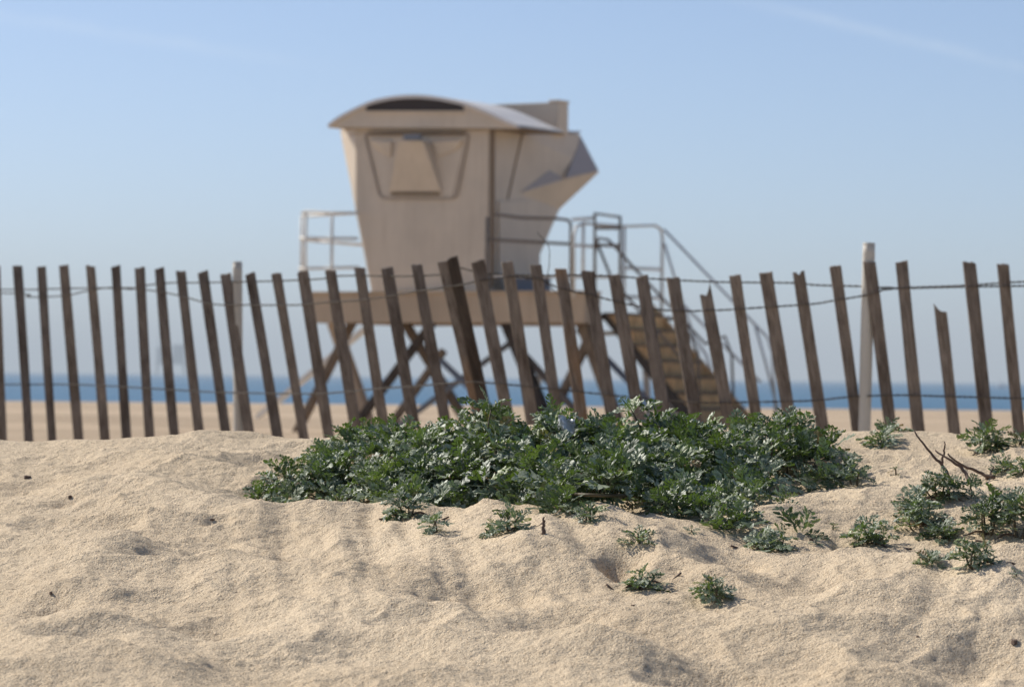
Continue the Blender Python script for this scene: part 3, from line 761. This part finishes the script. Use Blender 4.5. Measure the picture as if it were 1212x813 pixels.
# knots where wires are tied
for kx, ky in ((154, 341.5), (1049, 341.5), (626, 329)):
    m = MB(); c = at(kx, ky, fd(kx) - .012); pp = [c + Vector((.018 * (i / 30 - .5) * 1.6, .006 * math.cos(i * .9), .006 * math.sin(i * .9))) for i in range(31)]; m.tube(pp, .0014, 5)
    m.build('wire_tie', WIREM, fence, smooth=True)
# two bleached posts behind the pickets
def post(tx, ty, bx_, by, r, D, n, nm='post'):
    p = at(tx, ty, D); q = at(bx_, by, D); t = (q - p).normalized(); q = p + t * ((gz1(q.x, q.y) - .3 - p.z) / t.z)
    m = MB(); m.tube([p, p + (q - p) * .02, p.lerp(q, .5), q], [r * .96, r, r, r * .98], n); o = m.build(nm, POSTM, fence, smooth=True, bevel=0)
    c = MB(); c.tube([p - (q - p).normalized() * .004, p + (q - p).normalized() * .002], [r * .9, r * 1.02], n); c.build('post_cap', POSTM, o)
post(281, 311, 282, 513, .019, 12.97 + .06, 14)
post(1028.5, 289, 1023, 511, .0195, 10.5 + .08, 14)

# ------------------------------------------------------------------ far things on the sea
def rig():
    D = 4200.0; s = D / F
    c = at(202, 441, D); t = thing('oil_platform', 'faint hazy offshore platform on the horizon seen between the left pickets', 'oil platform', (c.x, c.y, SEA))
    def bx2(x0, y0, x1, y1, d0, d1, name, mat=RIGM):
        p = at(x0, y1, D + d0); q = at(x1, y0, D + d0); m = MB(); m.box(p, (q.x - p.x, 0, 0), (0, d1 - d0, 0), (0, 0, q.z - p.z)); return m.build(name, mat, t)
    for x in (187, 202, 217):
        m = MB(); m.bar(at(x, 430, D + 10), at(x + (x - 202) * .12, 444, D + 10), 3.2, 3.2, (1, 0, 0)); m.build('jacket_leg', RIGM, t)
    bx2(184, 428, 220, 431, -3, 34, 'lower_deck'); bx2(185, 411, 196, 427.6, 0, 28, 'accommodation_block'); bx2(204, 408, 217, 427.6, 2, 26, 'process_module'); bx2(196.3, 420, 203.7, 427.6, 4, 26, 'pipe_rack')
    m = MB()
    for sx_ in (-1, 1):
        for sy_ in (0, 9): m.bar(at(190 + 3 * sx_, 411, D + 8 + sy_), at(190 + .6 * sx_, 368, D + 12), .7, .7, (1, 0, 0))
    for k in range(8):
        y = 411 - 5 * k; h = 3 * (1 - k / 9); m.bar(at(190 - h, y, D + 12), at(190 + h, y - 4, D + 12), .4, .4, (0, 1, 0)); m.bar(at(190 + h, y, D + 12), at(190 - h, y - 4, D + 12), .4, .4, (0, 1, 0))
    m.build('derrick', RIGM, t)
    m = MB(); m.bar(at(216, 408, D + 5), at(226, 392, D + 5), .8, .8, (0, 1, 0)); m.build('crane_boom', RIGM, t)
rig()
def boat():
    D = 1500.0; c = at(1185, 455, D); t = thing('fishing_boat', 'tiny pale boat on the horizon at the far right', 'boat', (c.x, c.y, SEA))
    e = lambda px: at(px, 452, D).x
    z0 = SEA; x0, x1 = e(1180), e(1190.5)
    m = MB(); secs = []
    for k, (s, w, zt) in enumerate([(0, .9, 1.0), (.3, 1.1, 1.0), (.7, .9, 1.15), (1, .06, 1.6)]):
        x = x0 + (x1 - x0) * s; secs.append([(x, D - w, z0 + zt), (x, D - w * .7, z0 - .3), (x, D + w * .7, z0 - .3), (x, D + w, z0 + zt)])
    vs_ = [p for s in secs for p in s]; fs = [(i * 4 + j, i * 4 + (j + 1) % 4, i * 4 + 4 + (j + 1) % 4, i * 4 + 4 + j) for i in range(3) for j in range(4)] + [(0, 1, 2, 3), (15, 14, 13, 12)]
    m.add(vs_, fs); m.build('hull', RIGW, t)
    m = MB(); m.box((x0 + .9, D - .7, z0 + 1.02), (1.4, 0, 0), (0, 1.4, 0), (0, 0, 1.1)); m.build('wheelhouse', RIGW, t)
    m = MB(); m.tube([(x0 + 1.4, D, z0 + 2.1), (x0 + 1.4, D, z0 + 4.4)], .05, 6); m.build('mast', RIGM, t)
boat()

# ------------------------------------------------------------------ beach bur plants
def leaf_template(seed, pairs=4):
    r = random.Random(seed); V = [(0, 0, 0)]; T = []
    V = []; 
    def add(p): V.append(p); return len(V) - 1
    # midrib strip
    ns = 8; top = []
    for i in range(ns + 1):
        t = i / ns; w = .012 if t < .22 else .05 * (1 - t) + .022
        top.append((add((t * .92, -w, 0)), add((t * .92, w, 0))))
    for i in range(ns):
        a, b_ = top[i]; c, d = top[i + 1]; T += [(a, b_, d), (a, d, c)]
    def lobe(cx, side, ang, ln, wd):
        dx, dy = math.cos(ang), math.sin(ang) * side; nx, ny = -dy * side, dx * side
        def P(a, b_): return (cx + dx * a * ln + nx * b_ * wd, dy * a * ln + ny * b_ * wd)
        ring = [(0, -.42), (.38, -.50), (.52, -.95), (.68, -.62), (.85, -.55), (1.0, 0), (.88, .50), (.70, .55), (.60, .95), (.40, .52), (0, .42)]
        ci = P(.5, 0); c = add((ci[0], ci[1], .02)); ids = []
        for a, b_ in ring:
            a2 = a * r.uniform(.92, 1.08); b2 = b_ * r.uniform(.85, 1.15); x, y = P(a2, b2); ids.append(add((x, y, (abs(b2) * -.035 + .02))))
        for i in range(len(ids) - 1): T.append((c, ids[i], ids[i + 1]) if side > 0 else (c, ids[i + 1], ids[i]))
    for k in range(pairs):
        t = .27 + .54 * k / (pairs - 1); ln = (.32, .43, .40, .27)[k] * r.uniform(.9, 1.1)
        for sd in (-1, 1): lobe(t + r.uniform(-.015, .015), sd, math.radians(58 - 7 * k + r.uniform(-8, 8)), ln, (.082) * r.uniform(.9, 1.15))
    lobe(.86, 1, 0, .2, .085)
    V = np.array(V); ph = r.uniform(0, 6)
    # cupping, droop, ruffle
    V[:, 2] += .22 * np.abs(V[:, 1]) - .35 * np.clip(V[:, 0] - .25, 0, 1) ** 2 + .035 * np.sin(V[:, 1] * 17 + V[:, 0] * 11 + ph) + .025 * np.sin(V[:, 0] * 23 + ph * 2)
    return V, np.array(T, int)
TEMPL = [leaf_template(s) for s in range(8)]

class Foliage:
    def __init__(self): self.V = []; self.T = []; self.c = []; self.n = 0
    def leaf(self, base, d, up, size, tint, rr, width=1.0):
        V, T = TEMPL[rr.randrange(8)]
        x = Vector(d).normalized(); z = Vector(up); z = (z - x * z.dot(x))
        z = z.normalized() if z.length > 1e-4 else x.orthogonal().normalized(); y = z.cross(x)
        M = np.array([x, y * width, z]); curl = rr.uniform(.3, 1.7)
        W = V.copy(); W[:, 2] *= curl; W = (W @ M) * size + np.array(base)
        self.V.append(W); self.T.append(T + self.n); self.n += len(W); self.c.append(np.full(len(W), tint))
    def build(self, name, parent):
        V = np.concatenate(self.V) - np.array(parent_origin(parent)); T = np.concatenate(self.T).astype(np.int32)
        me = bpy.data.meshes.new(name); me.vertices.add(len(V)); me.vertices.foreach_set('co', V.astype(np.float32).ravel())
        me.loops.add(T.size); me.loops.foreach_set('vertex_index', T.ravel()); me.polygons.add(len(T))
        me.polygons.foreach_set('loop_start', np.arange(0, T.size, 3, dtype=np.int32)); me.update(calc_edges=True)
        a = me.attributes.new('tint', 'FLOAT', 'POINT'); a.data.foreach_set('value', np.concatenate(self.c).astype(np.float32))
        return link(name, me, LEAF, parent, smooth=True)

def rosette(fo, tip, axis, size, n, rr, flat=20):
    axis = Vector(axis).normalized(); s = axis.orthogonal().normalized(); ph = rr.uniform(0, 6.28)
    mood = rr.gauss(.42, .16)
    for k in range(n):
        a = ph + k * 2.4 + rr.uniform(-.3, .3); f = (k + .5) / n
        inc = math.radians(flat + (92 - flat) * f + rr.uniform(-12, 12)); sd = Quaternion(axis, a) @ s
        d = axis * math.cos(inc) + sd * math.sin(inc); d.z += .05
        up = axis * math.sin(inc) - sd * math.cos(inc) if False else axis
        tint = min(.92, max(0, mood + rr.uniform(-.22, .22)))
        z_ = rr.random()
        if z_ < .014: tint = 1.0
        elif z_ < .05: tint = .93
        b = Vector(tip) - axis * (f * .35 * size)
        fo.leaf(b, d, axis + sd * (-.2) + Vector((rr.uniform(-.35, .35), rr.uniform(-.35, .35), 0)), size * (.62 + .5 * f) * rr.uniform(.85, 1.15), tint, rr, rr.uniform(.8, 1.15))

def stem(mb, base, tip, r0_, r1, rr, bow=.15):
    base = Vector(base); tip = Vector(tip); l = (tip - base).length
    o = Vector((rr.uniform(-1, 1), rr.uniform(-1, 1), rr.uniform(-.3, .6))) * l * bow
    pts = [base, base.lerp(tip, .35) + o, base.lerp(tip, .7) + o * .8, tip]
    pts = catmull(pts, 3); mb.tube(pts, [r0_ + (r1 - r0_) * i / (len(pts) - 1) for i in range(len(pts))], 6)

def small_plant(px, row, wpx, hpx, label, seed, group, leafpx=None, nsh=None, cat='plant', lean=0):
    rr = random.Random(seed); b = gpt(px, row); D = b.y; w = wpx / F * D; h = hpx / F * D
    t = thing('beach_bur_plant' if wpx >= 34 else 'beach_bur_seedling', label, cat, b, group)
    fo = Foliage(); mb = MB(); ls = (leafpx or min(26, max(13, wpx * .42))) / F * D
    nsh = nsh or max(1, int(round(wpx / 15)))
    if nsh >= 4: nsh -= 1
    for k in range(nsh):
        f = (k + .5) / nsh * 2 - 1 if nsh > 1 else 0
        x = b.x + f * (w / 2 - ls * .55) + rr.uniform(-.1, .1) * ls; y = b.y + rr.uniform(-.35, .35) * min(w, .08)
        hh = max(ls * .22, (h * .9 - ls * .35) * (1 - .35 * f * f) * rr.uniform(.65, 1.05))
        tip = Vector((x, y, gz1(x, y) + hh)); root = Vector((b.x + (x - b.x) * .35, b.y + (y - b.y) * .4, 0)); root.z = gz1(root.x, root.y) - .006
        m1 = MB(); stem(m1, root, tip, .0016 + .006 * h, .0010, rr); m1.build('stem', STEM, t, smooth=True)
        for q in range(2 if hpx > 16 else 1):
            aa = rr.uniform(0, 6.28); bp = root.lerp(tip, rr.uniform(.25, .75)); fo.leaf(bp, (math.cos(aa), math.sin(aa), rr.uniform(-.1, .5)), (0, 0, 1), ls * rr.uniform(.6, .95), min(.9, max(0, rr.gauss(.5, .2))), rr)
        rosette(fo, tip, Vector((f * .6 + rr.uniform(-.3, .3), rr.uniform(-.6, .2), 1)), ls * rr.uniform(.85, 1.1), rr.randint(6, 8) if wpx > 24 else 5, rr, flat=42)
    if wpx > 50:                 # half-buried runner creeping over the sand
        for sg in (-1, 1):
            if rr.random() < .3: continue
            pts = []; ln = w * rr.uniform(.5, .95); yy = rr.uniform(-.06, .06)
            for q in range(7):
                f = q / 6; x = b.x + sg * ln * f; y = b.y + yy * f + .008 * math.sin(5 * f + seed); pts.append((x, y, gz1(x, y) + .0035 * math.sin(math.pi * f * 2.3) + .0005))
            m1 = MB(); m1.tube(catmull(pts, 3), .0016, 6); m1.build('runner', TWIG, t, smooth=True)
    fo.build('foliage', t)
    return t

# mats: domes given as (px, row of centre on the ground, half width px, half depth m, height m)
def mat_plant(label, domes, density, seed, leafsz=.030, group=None, woody=()):
    rr = random.Random(seed); ds = []
    for px, row, wpx, ry, h in domes:
        g = gpt(px, row); ds.append((g.x, g.y, wpx / F * g.y, ry, h))
    cx = sum(d[0] for d in ds) / len(ds); cy = sum(d[1] for d in ds) / len(ds)
    t = thing('beach_bur_shrub', label, 'plant', (cx, cy, gz1(cx, cy)), group)
    def H(x, y):
        b = -1
        for dx, dy, rx, ry, h in ds:
            q = ((x - dx) / rx) ** 2 + ((y - dy) / ry) ** 2
            if q < 1: b = max(b, h * (1 - q) ** .55)
        return b
    fo = Foliage(); mb = MB(); hub = [Vector((d[0], d[1], gz1(d[0], d[1]) - .01)) for d in ds]
    x0 = min(d[0] - d[2] for d in ds); x1 = max(d[0] + d[2] for d in ds); y0 = min(d[1] - d[3] for d in ds); y1 = max(d[1] + d[3] for d in ds)
    cnt = int((x1 - x0) * (y1 - y0) * density); i = 0; tries = 0
    while tries < cnt:
        tries += 1; x = rr.uniform(x0, x1); y = rr.uniform(y0, y1); h = H(x, y)
        if h < 0: continue
        lump = perlin(np.array(x / .07 + seed), np.array(y / .07)).item()
        if lump < -.33: continue
        hh = h * (1 + .28 * lump) * rr.uniform(.82, 1.05)
        if rr.random() < .30: hh *= rr.uniform(.4, .85)
        if hh < .030 and rr.random() < .55: continue
        if rr.random() < .03: hh = h * 1.22 + .006
        gz_ = gz1(x, y); e = .02
        nx = -(max(0, H(x + e, y)) - max(0, H(x - e, y))) / (2 * e); ny = -(max(0, H(x, y + e)) - max(0, H(x, y - e))) / (2 * e)
        ax = Vector((nx * .55 + rr.uniform(-.35, .35), ny * .55 + rr.uniform(-.35, .35) - .10, 1.0)).normalized()
        tip = Vector((x, y, gz_ + max(.010, hh - leafsz * .35)))
        sz = leafsz * rr.uniform(.75, 1.2)
        rosette(fo, tip, ax, sz, rr.randint(6, 9), rr)
        hb = min(hub, key=lambda q: (q.x - x) ** 2 + (q.y - y) ** 2)
        rt = tip.lerp(hb, rr.uniform(.25, .6)); rt.z = gz1(rt.x, rt.y) - .004
        if rr.random() < .17 or (y < y0 + .12 and rr.random() < .4): m1 = MB(); stem(m1, rt, tip, .0024, .0012, rr, .12); m1.build('stem', STEM, t, smooth=True)
        # dead inner leaves low on the shoot
        if rr.random() < .10 and hh > .03:
            fo.leaf(rt.lerp(tip, .3), (rr.uniform(-1, 1), rr.uniform(-1, 1), -.3), (0, 0, 1), sz, 1.0, rr)
    fo.build('foliage', t)
    for w in woody:
        m = MB(); pts = [gpt(px, row) + Vector((0, 0, z)) for px, row, z in w]
        p2 = catmull(pts, 5); m.tube(p2, [.0036 - .002 * i / len(p2) for i in range(len(p2))], 7); m.build('woody_branch', STEM, t, smooth=True)
    return t
MG = 'large beach bur shrubs of the central green patch'
mat_plant('low dark green shrub trailing down the sand, left end of the big green patch',
          [(340, 588, 42, .15, .034), (378, 580, 50, .20, .042), (420, 565, 60, .26, .056), (470, 563, 60, .28, .070), (455, 545, 60, .25, .052)], 850, 21, .048)
mat_plant('tallest dense beach bur shrub peaking in front of the rust-stained double picket',
          [(530, 564, 75, .28, .092), (566, 560, 50, .27, .118), (600, 575, 62, .30, .086), (495, 566, 40, .3, .066)], 900, 22, .051)
mat_plant('broad beach bur shrub with woody brown branches exposed underneath, middle of the green patch',
          [(655, 595, 62, .27, .080), (700, 593, 60, .26, .084), (740, 583, 55, .30, .092), (680, 560, 75, .3, .092)], 820, 23, .051,
          woody=([(800, 592, .008), (760, 596, .012), (700, 597, .014), (640, 592, .016), (600, 585, .03)], [(770, 590, .01), (700, 580, .03), (660, 562, .06), (640, 550, .085)]))
mat_plant('beach bur shrub with a bright yellow-green shoot, right of the middle of the green patch',
          [(790, 574, 62, .28, .100), (840, 574, 55, .28, .086), (800, 595, 40, .18, .042), (775, 560, 48, .24, .100)], 820, 24, .050)
mat_plant('shrub on the right end of the big green patch, near the lone crest plants',
          [(895, 562, 50, .26, .076), (935, 558, 48, .22, .066), (970, 548, 34, .16, .032), (880, 580, 62, .18, .045)], 800, 25, .047)
mat_plant('low beach bur shrub spreading in front of the right side of the green patch',
          [(850, 620, 42, .08, .028), (910, 618, 48, .10, .036), (955, 610, 28, .08, .026), (880, 600, 60, .12, .035)], 720, 26, .046)
SG = 'small beach bur plants scattered over the sand'
for i, a in enumerate([
    (482, 612, 58, 32, 'low leafy beach bur plant just below the left half of the big patch', 3),
    (515, 629, 34, 28, 'two-stemmed seedling with a flat leafy top, below the left half of the patch', 2),
    (602, 629, 64, 30, 'spindly plant with three bare stems in front of the middle of the patch', 3),
    (548, 585, 62, 40, 'grey-leaved plant drooping over reddish dead leaves under the tallest shrub', 4),
    (695, 618, 34, 22, 'small bright green plant shaded at the foot of the woody branches', 2),
    (755, 643, 32, 16, 'tiny dark green tuft alone on the sand above the deep hollow', 2),
    (818, 631, 14, 9, 'minute sprout just in front of the low spreading shrub', 1),
    (760, 698, 56, 24, 'flat plant with a leaf lying to its right, low on the sand near the centre', 4),
    (843, 713, 44, 36, 'silvery grey-leaved plant casting a dark shadow, lowest on the sand', 3),
    (912, 652, 70, 28, 'wide flat plant below the low spreading shrub', 5),
    (1041, 526, 46, 16, 'flat green plant on the dune crest beside the bleached post', 3),
    (1053, 508, 30, 12, 'small yellow-green plant on the crest right behind the flat one', 2),
    (1060, 563, 24, 14, 'tiny two-leaf seedling alone below the crest plants', 1),
    (1013, 574, 36, 30, 'arched seedling just right of the big patch', 2),
    (1168, 533, 56, 36, 'bushy plant on the crest below the broken pointed picket', 5),
    (1207, 526, 30, 22, 'plant on the crest cut by the right edge of the picture', 2),
    (1190, 558, 26, 14, 'low leafy tuft right of the dead twigs', 2),
    (1212, 560, 26, 18, 'low leafy tuft at the right edge, level with the dead twigs', 2),
    (1028, 642, 70, 36, 'plant with four dark stems in front, left of the right-hand plants', 5),
    (985, 626, 14, 10, 'minute sprout left of the four-stemmed plant', 1),
    (965, 643, 14, 8, 'minute sprout right of the wide flat plant', 1),
    (1110, 592, 72, 38, 'branching plant just below the dead twigs', 5),
    (1148, 592, 36, 30, 'single-stemmed plant directly under the dead twigs', 1),
    (1088, 622, 62, 36, 'grey-green plant in the middle of the right-hand group', 5),
    (1112, 634, 44, 24, 'low plant at the lower edge of the right-hand group', 3),
    (1170, 632, 62, 58, 'tall bushy plant with a yellow leaf near the right edge', 6),
    (1205, 636, 52, 66, 'tallest right-hand plant, cut by the right edge of the picture', 6),
    (1155, 672, 56, 42, 'dark-stemmed bushy plant casting a long shadow, below the tall ones', 5),
    (1098, 667, 32, 16, 'small flat seedling left of the dark-stemmed plant', 2),
    (1202, 684, 20, 10, 'minute sprout at the lower right edge', 1),
    (1075, 610, 30, 24, 'small plant left of the grey-green one', 2)]):
    px, row, w, h, lab, n = a
    small_plant(px, row, w, h, lab, 100 + i, SG, nsh=n, leafpx=(30 if w > 40 else (24 if w > 24 else 11)))
# yellow-green shoot inside the patch belongs to its shrub: a bright spot by tint only

# dead twigs by the right-hand plants
def twig(label, runs, cat='twig'):
    t = None
    for k, run in enumerate(runs):
        pts = [gpt(px, row) + Vector((0, -.0, z)) if z is not None else None for px, row, z in run]
        if t is None:
            t = thing('dead_twig', label, cat, pts[-1]); mb = MB()
        pp = catmull(pts, 5); n = len(pp); rr = random.Random(k)
        pp = [p + Vector((rr.uniform(-1, 1), 0, rr.uniform(-1, 1))) * .0012 for p in pp]
        r1 = .0036 if k == 0 else .0026
        mb.tube(pp, [r1 * (.35 + .65 * i / n) for i in range(n)], 7)
    mb.build('branch', TWIG, t, smooth=True); return t
def hz(px, prow, grow):   # height so that a point over ground row grow shows at prow
    g = gpt(px, grow); return max(0, at(px, prow, g.y).z - g.z)
twig('forked dead brown twig standing out of the sand below the crest on the right',
     [[(1081, 568, hz(1081, 510, 568)), (1101, 568, hz(1101, 536, 568)), (1117, 569, hz(1117, 554, 569)), (1128, 571, -.004)],
      [(1118, 568, hz(1118, 523, 568)), (1117, 568, hz(1117, 535, 568)), (1114, 568, hz(1114, 549, 568))]])
twig('bare dead twig leaning towards the lower right, crossing another below the crest',
     [[(1106, 572, hz(1106, 533, 572)), (1125, 572, hz(1125, 545, 572)), (1140, 573, hz(1140, 557, 573)), (1152, 574, -.004)]])
twig('thick dead twig lying nearly flat, rightmost of the bare twigs',
     [[(1121, 566, hz(1121, 537, 566)), (1136, 567, hz(1136, 549, 567)), (1158, 568, hz(1158, 559, 568)), (1177, 568, .003)],
      [(1176, 560, hz(1176, 552, 560)), (1172, 565, hz(1172, 560, 565)), (1168, 568, .002)]])
twig('thin dry stalk standing in front of the middle of the green patch', [[(643, 632, hz(643, 612, 632)), (643, 632, hz(643, 622, 632)), (643, 632, -.003)]])

# scrap caught in the leaves
g = gpt(672, 560); c = at(671, 503, g.y - .02); sp = thing('plastic_scrap', 'crumpled white plastic scrap caught in the top of the green patch', 'litter', c)
m = MB(); rr = random.Random(3); n = 9; vs_ = []
for i in range(n):
    for j in range(n):
        u, v = i / (n - 1) - .5, j / (n - 1) - .5
        vs_.append(c + Vector((u * .027 + rr.uniform(-.002, .002), .010 * math.sin(7 * u + 4 * v) + rr.uniform(-.004, .004), v * .024 - .35 * u * .02 + rr.uniform(-.002, .002))))
m.add(vs_, [(i * n + j, i * n + j + 1, (i + 1) * n + j + 1, (i + 1) * n + j) for i in range(n - 1) for j in range(n - 1)])
o = m.build('scrap_sheet', SCRAP, sp, smooth=True); md = o.modifiers.new('solid', 'SOLIDIFY'); md.thickness = .0006

# dry leaves and chips on the sand
def chip(px, row, w, label, mat, seed, name, cat, dz_=0.0):
    rr = random.Random(seed); g = gpt(px, row) + Vector((0, 0, dz_)); s = w / F * g.y; m = MB(); k = 7
    a0 = rr.uniform(0, 3); top = []; bot = []
    for i in range(k):
        a = 2 * math.pi * i / k; rx = s * .5 * rr.uniform(.7, 1.1); ry = s * .3 * rr.uniform(.7, 1.1)
        x = rx * math.cos(a); y = ry * math.sin(a); x, y = x * math.cos(a0) - y * math.sin(a0), x * math.sin(a0) + y * math.cos(a0)
        top.append(g + Vector((x * .8, y * .8, s * rr.uniform(.18, .32)))); bot.append(g + Vector((x, y, -s * .1)))
    m.add(top + bot, [tuple(range(k)), tuple(range(k, 2 * k))[::-1]] + [(i, (i + 1) % k, k + (i + 1) % k, k + i) for i in range(k)])
    o = m.build(name, mat, None); o.data.transform(Matrix.Translation(-g)); o.location = g; tag(o, label, cat); return o
for i, (px, row, w, lab) in enumerate([(1086, 754, 7, 'small dark bark chip near the bottom, right of centre'), (1200, 761, 15, 'dark bark chip at the lower right edge'), (749, 717, 6, 'tiny reddish bark chip below the flat beach bur plant'),
                                       (251, 617, 6, 'tiny dark bark chip left of the big patch, at a groove'), (960, 640, 8, 'small dark chip beside the wide flat plant'), (33, 566, 11, 'flat dark piece painting in the shadow of the hollow at far left'),
                                       (83, 590, 8, 'thin dark sliver painting in the shadow of the second hollow at far left'), (60, 703, 9, 'dark piece painting in the shadow of the hollow near the left edge')]):
    chip(px, row, w, lab, TWIG, 300 + i, 'bark_or_shadow_chip', 'bark chip')  # pieces in the left-hand hollows are dark stand-ins for their shadow
for i, (px, row, w, lab, z) in enumerate([(545, 583, 16, 'reddish-brown dead leaf on the sand under the tallest shrub', 0), (532, 587, 12, 'smaller reddish dead leaf left of the larger one under the tallest shrub', 0), (746, 588, 22, 'dry tan leaf under the middle of the patch', .035), (762, 590, 18, 'pale dry leaf right of the tan one under the patch', .025)]):
    chip(px, row, w, lab, DRY, 330 + i, 'dead_leaf', 'dead leaf', z)

# ------------------------------------------------------------------ haze
HAZE = True
if HAZE:
    bm = bmesh.new(); bmesh.ops.create_cube(bm, size=1)
    me = bpy.data.meshes.new('haze'); bm.to_mesh(me); bm.free()
    hz_o = bpy.data.objects.new('haze', me); COL.objects.link(hz_o)
    zlo, zhi = -9.0, 130.0
    hz_o.scale = (54000, 27000, zhi - zlo); hz_o.location = (0, 13000, (zlo + zhi) / 2)
    mh = bpy.data.materials.new('haze'); mh.use_nodes = True; nt = mh.node_tree; nt.nodes.remove(nt.nodes['Principled BSDF'])
    pv = nt.nodes.new('ShaderNodeVolumePrincipled'); pv.inputs['Color'].default_value = (.90, .98, 1, 1); pv.inputs['Density'].default_value = .00028
    nt.links.new(pv.outputs[0], nt.nodes['Material Output'].inputs['Volume']); me.materials.append(mh); tag(hz_o, kind='stuff')
